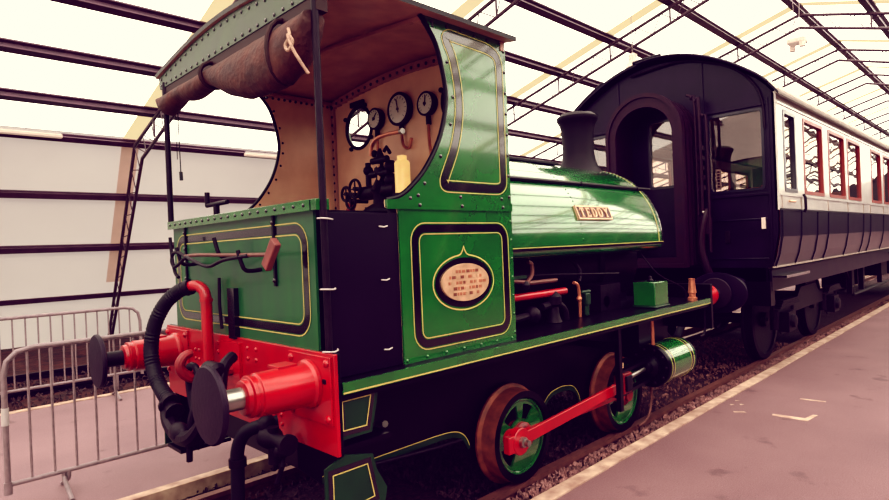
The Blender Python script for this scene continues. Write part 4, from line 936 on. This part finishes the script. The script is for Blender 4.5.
# underframe
b = MB().box(CE, XE, -1.22, 1.22, 1.14, 1.30, 'black'); b.box(CE, CE+.06, -1.2, 1.2, 1.0, 1.30, 'plumend')
for sg in (-1, 1): b.box(CE+.02, XE, sg*1.23, sg*1.255, 1.03, 1.275, 'plumend')
b.build('solebar', coach, 'dark plum sole bar')
for x0, x1 in ((6.05, 7.0), (13.7, 14.7)):
    b = MB(); b.box(x0, x1, -1.40, -1.24, 1.185, 1.205, 'iron'); b.box(x0, x1, -1.405, -1.395, 1.180, 1.208, 'galv' if x0 < 7 else 'iron')
    b.build('footboard', coach, 'footboard with pale edge' if x0 < 7 else None)
for sg in (-1, 1):
    y = sg*.8636
    b = MB().lathe((CE, y, 1.05), (-1, 0, 0), [(.15, 0), (.13, .05), (.09, .08), (.085, .32), (.06, .33), (.05, .56)], 'plumend', 28); c = b.build('coach_buffer', coach, 'dark buffer with wide oval head')
    b = MB().lathe((CE-.58, y, 1.05), (1, 0, 0), [(.02, -.012), (.22, -.006), (.245, 0), (.25, .015), (.24, .03)], 'plumend', 48, (1, 1)); 
    b.v = [(p[0], y+(p[1]-y)*1.28, 1.05+(p[2]-1.05)*.92) for p in b.v]; b.build('oval_head', c, 'wide dark oval buffer head')
def bogie(xc):
    r = .53
    o = MB().box(xc-.25, xc+.25, -.97, .97, .62, .80, 'iron').build('bogie', coach, 'dark iron bogie')
    for sg in (-1, 1):
        bg = MB()
        bg.box(xc-1.65, xc+1.65, sg*.98, sg*1.02, .60, .78, 'iron')
        bg.plate([(xc-.6, .78), (xc-.4, .92), (xc+.4, .92), (xc+.6, .78)], lambda u, v, w, sg=sg: V(u, sg*(.98+w), v), .04, 'iron')
        for dx in (-1.22, 1.22):
            bg.box(xc+dx-.16, xc+dx+.16, sg*.98, sg*1.12, .40, .66, 'iron'); bg.lathe((xc+dx, sg*1.12, .53), (0, sg, 0), [(.09, 0), (.08, .04), (.02, .05)], 'iron', 18)
            for e in (-.35, .35): bg.cyl((xc+dx+e, sg*1.0, .45), (xc+dx+e, sg*1.0, .70), .05, 'iron')
            bg.plate([(xc+dx-.3, .62), (xc+dx+.3, .62), (xc+dx+.1, .36), (xc+dx-.1, .36)], lambda u, v, w, sg=sg: V(u, sg*(.99+w), v), .02, 'iron')
            for k in range(4): bg.bar((xc+dx-.45+.04*k, sg*1.07, .74+.025*k), (xc+dx+.45-.04*k, sg*1.07, .74+.025*k), .07, .02, 'iron', up=(0, 0, 1))
        bg.build('bogie_frame', o)
    for dx in (-1.22, 1.22):
        for sg in (-1, 1):
            b = MB().lathe((xc+dx, sg*.66, r), (0, sg, 0), [(r+.03, 0), (r+.03, .02), (r+.004, .035), (r, .13)], 'iron', 48, cap=False); b.lathe((xc+dx, sg*.72, r), (0, sg, 0), [(r-.002, .07), (r-.07, .073), (r-.075, .05), (.1, .03), (.09, .09), (.02, .095)], 'iron', 48, cap=False); b.build('wheel', o)
        MB().cyl((xc+dx, -.7, r), (xc+dx, .7, r), .07, 'iron').build('axle', o)
bogie(8.5); bogie(19.8)
b = MB()
for x in (11.6, 12.6, 15.2, 16.2): b.box(x, x+.7, -.9, -.5, .62, 1.12, 'iron')
b.tube([(10.9, -1.0, 1.1), (11.6, -1.0, .5), (17, -1.0, .5), (17.6, -1.0, 1.1)], .03, 'iron', 8)
for x in (11.2, 12.2, 14.1): b.box(x, x+.06, -1.06, -.98, .55, 1.1, 'iron')
b.build('truss_rod', coach, 'dark underframe boxes and rods')

# ================================================================== BARRIERS
def barrier(name_loc, label, n, length, zb, post_tape=False):
    x0, y = name_loc; t = thing('crowd_barrier', (x0, y, 0), label, 'barrier', 'steel crowd barriers on the middle pavement')
    H_ = 1.1; r = .019
    fr_ = [(x0, y, zb-.05), (x0, y, H_-.18), (x0+.02, y, H_-.08), (x0+.08, y, H_-.02), (x0+.18, y, H_), (x0+length-.18, y, H_), (x0+length-.08, y, H_-.02), (x0+length-.02, y, H_-.08), (x0+length, y, H_-.18), (x0+length, y, zb-.05)]
    b = MB().tube(fr_, r, 'galv', 12); b.tube([(x0, y, zb), (x0+length, y, zb)], r*.9, 'galv', 12); b.build('frame', t)
    for i in range(n):
        x = x0+length*(i+1)/(n+1); MB().tube([(x, y, zb), (x, y, H_)], .0085, 'galv', 8).build('bar', t)
    for k in (.14, .86):
        x = x0+length*k; b = MB().tube([(x, y, zb), (x, y-.02, .10), (x, y-.22, .012)], .016, 'galv', 8, smooth=3); b.tube([(x+.03, y, zb), (x+.03, y+.02, .10), (x+.03, y+.22, .012)], .016, 'galv', 8, smooth=3); b.build('foot', t)
    if post_tape: MB().cyl((x0, y, .58), (x0, y, .70), .023, 'white').build('tape', t, 'white tape round post')
    b = MB().tube([(x0, y, zb+.02), (x0, y, .10)], .026, 'galv', 12); b.build('corner_sleeve', t)
    return t
barrier((-.715, 1.66), 'grey steel crowd barrier with a taped end post, behind the red buffers', 16, 2.36, .165, True)
barrier((-1.20, 4.62), 'grey steel crowd barrier farther back beside the earth strip', 18, 2.27, .29)

# ================================================================== LAMPS
def batten(x0, x1, y, z, label):
    t = thing('fluorescent_lamp', ((x0+x1)/2, y, z), label, 'lamp', 'fluorescent lamps along the shed wall')
    MB().box(x0, x1, y-.06, y+.06, z-.05, z+.02, 'lampwhite').build('diffuser', t, bevel=.015); MB().box(x0+.02, x1-.02, y-.04, y+.04, z+.02, z+.06, 'white').build('casing', t)
    b = MB()
    for k in (.25, .75): b.tube([(x0+(x1-x0)*k, y, z+.06), (x0+(x1-x0)*k, y, roofz(y)+.1)], .005, 'galv', 5)
    b.build('hanging_wire', t)
def lamp(x, y, z, label, m):
    t = thing('hanging_lamp', (x, y, z), label, 'lamp')
    b = MB().lathe((x, y, z), (0, 0, 1), [(.16, 0), (.17, .02), (.13, .18), (.09, .24), (.09, .36), (.03, .40)], m, 24); b.build('lamp_shade', t, ang=40)
    MB().cyl((x, y, z+.38), (x, y, roofz(y)-.06), .006, 'galv', seg=6).build('hanging_wire', t)
import mathutils
batten(-.9, 1.4, 9.85, 4.16, 'white fluorescent batten hung below the eave at the far left')
batten(5.14, 6.6, 9.85, 4.12, 'white fluorescent batten seen through the cab side opening')
lamp(9.9, 2.3, 5.1, 'small pale lamp hung above the carriage roof beside a purlin', 'lampwhite')
b = None
t = thing('cage_lamp', (12.5, -.03, 5.6), 'pale twin lamp fitting hung on thin wires near the roof ridge', 'lamp')
MB().box(12.36, 12.64, -.2, .14, 5.60, 5.72, 'lampwhite').build('casing', t, bevel=.03)
for dx, dy in ((-.12, -.12), (.12, .12)): MB().lathe((12.5+dx, -.03+dy, 5.5), (0, 0, 1), [(.06, 0), (.06, .1)], 'lampwhite', 14).build('bulb', t)
b = MB(); 
for dx in (-.12, .12): b.tube([(12.5+dx, -.03, 5.72), (12.5+dx*2.6, -.03, roofz(-.03)-.05)], .007, 'galv', 5)
b.build('hanging_wire', t)

# ================================================================== LIGHT, CAMERA
w = bpy.data.worlds.new('daylight'); scene.world = w; w.use_nodes = True
w.node_tree.nodes['Background'].inputs[0].default_value = (1, .96, .9, 1); w.node_tree.nodes['Background'].inputs[1].default_value = 1.

cam = bpy.data.cameras.new('camera'); co = bpy.data.objects.new('camera', cam); COL.objects.link(co); scene.camera = co
yaw, pit, rol = math.radians(45.35276), math.radians(-.28963), math.radians(-2.36127); f = 582.463
cam.sensor_fit = 'HORIZONTAL'; cam.sensor_width = 36; cam.lens = 36*f/889; cam.clip_start = .05; cam.clip_end = 200
fw = V(math.cos(yaw)*math.cos(pit), math.sin(yaw)*math.cos(pit), math.sin(pit)); rt = V(math.sin(yaw), -math.cos(yaw), 0); up = rt.cross(fw)
r2 = rt*math.cos(rol)+up*math.sin(rol); u2 = -rt*math.sin(rol)+up*math.cos(rol)
mw = Matrix((( r2.x, u2.x, -fw.x, -1.35), (r2.y, u2.y, -fw.y, -3.38213), (r2.z, u2.z, -fw.z, 1.69159), (0, 0, 0, 1)))
co.matrix_world = mw

vs_ = scene.view_settings; vs_.view_transform = 'Standard'; vs_.look = 'None'; vs_.exposure = 0; vs_.gamma = 1
vs_.use_curve_mapping = True; cm = vs_.curve_mapping; cm.extend = 'HORIZONTAL'
def curve(i, pts):
    c = cm.curves[i]
    c.points[0].location = pts[0]; c.points[1].location = pts[-1]
    for p in pts[1:-1]: c.points.new(*p)
curve(0, [(0, .003), (.02, .010), (.06, .042), (.3, .32), (1, 1)]); curve(1, [(0, .0), (.02, .004), (.06, .032), (.3, .285), (1, 1)]); curve(2, [(0, .008), (.02, .017), (.06, .042), (.4, .365), (1, .87)])
cm.update()
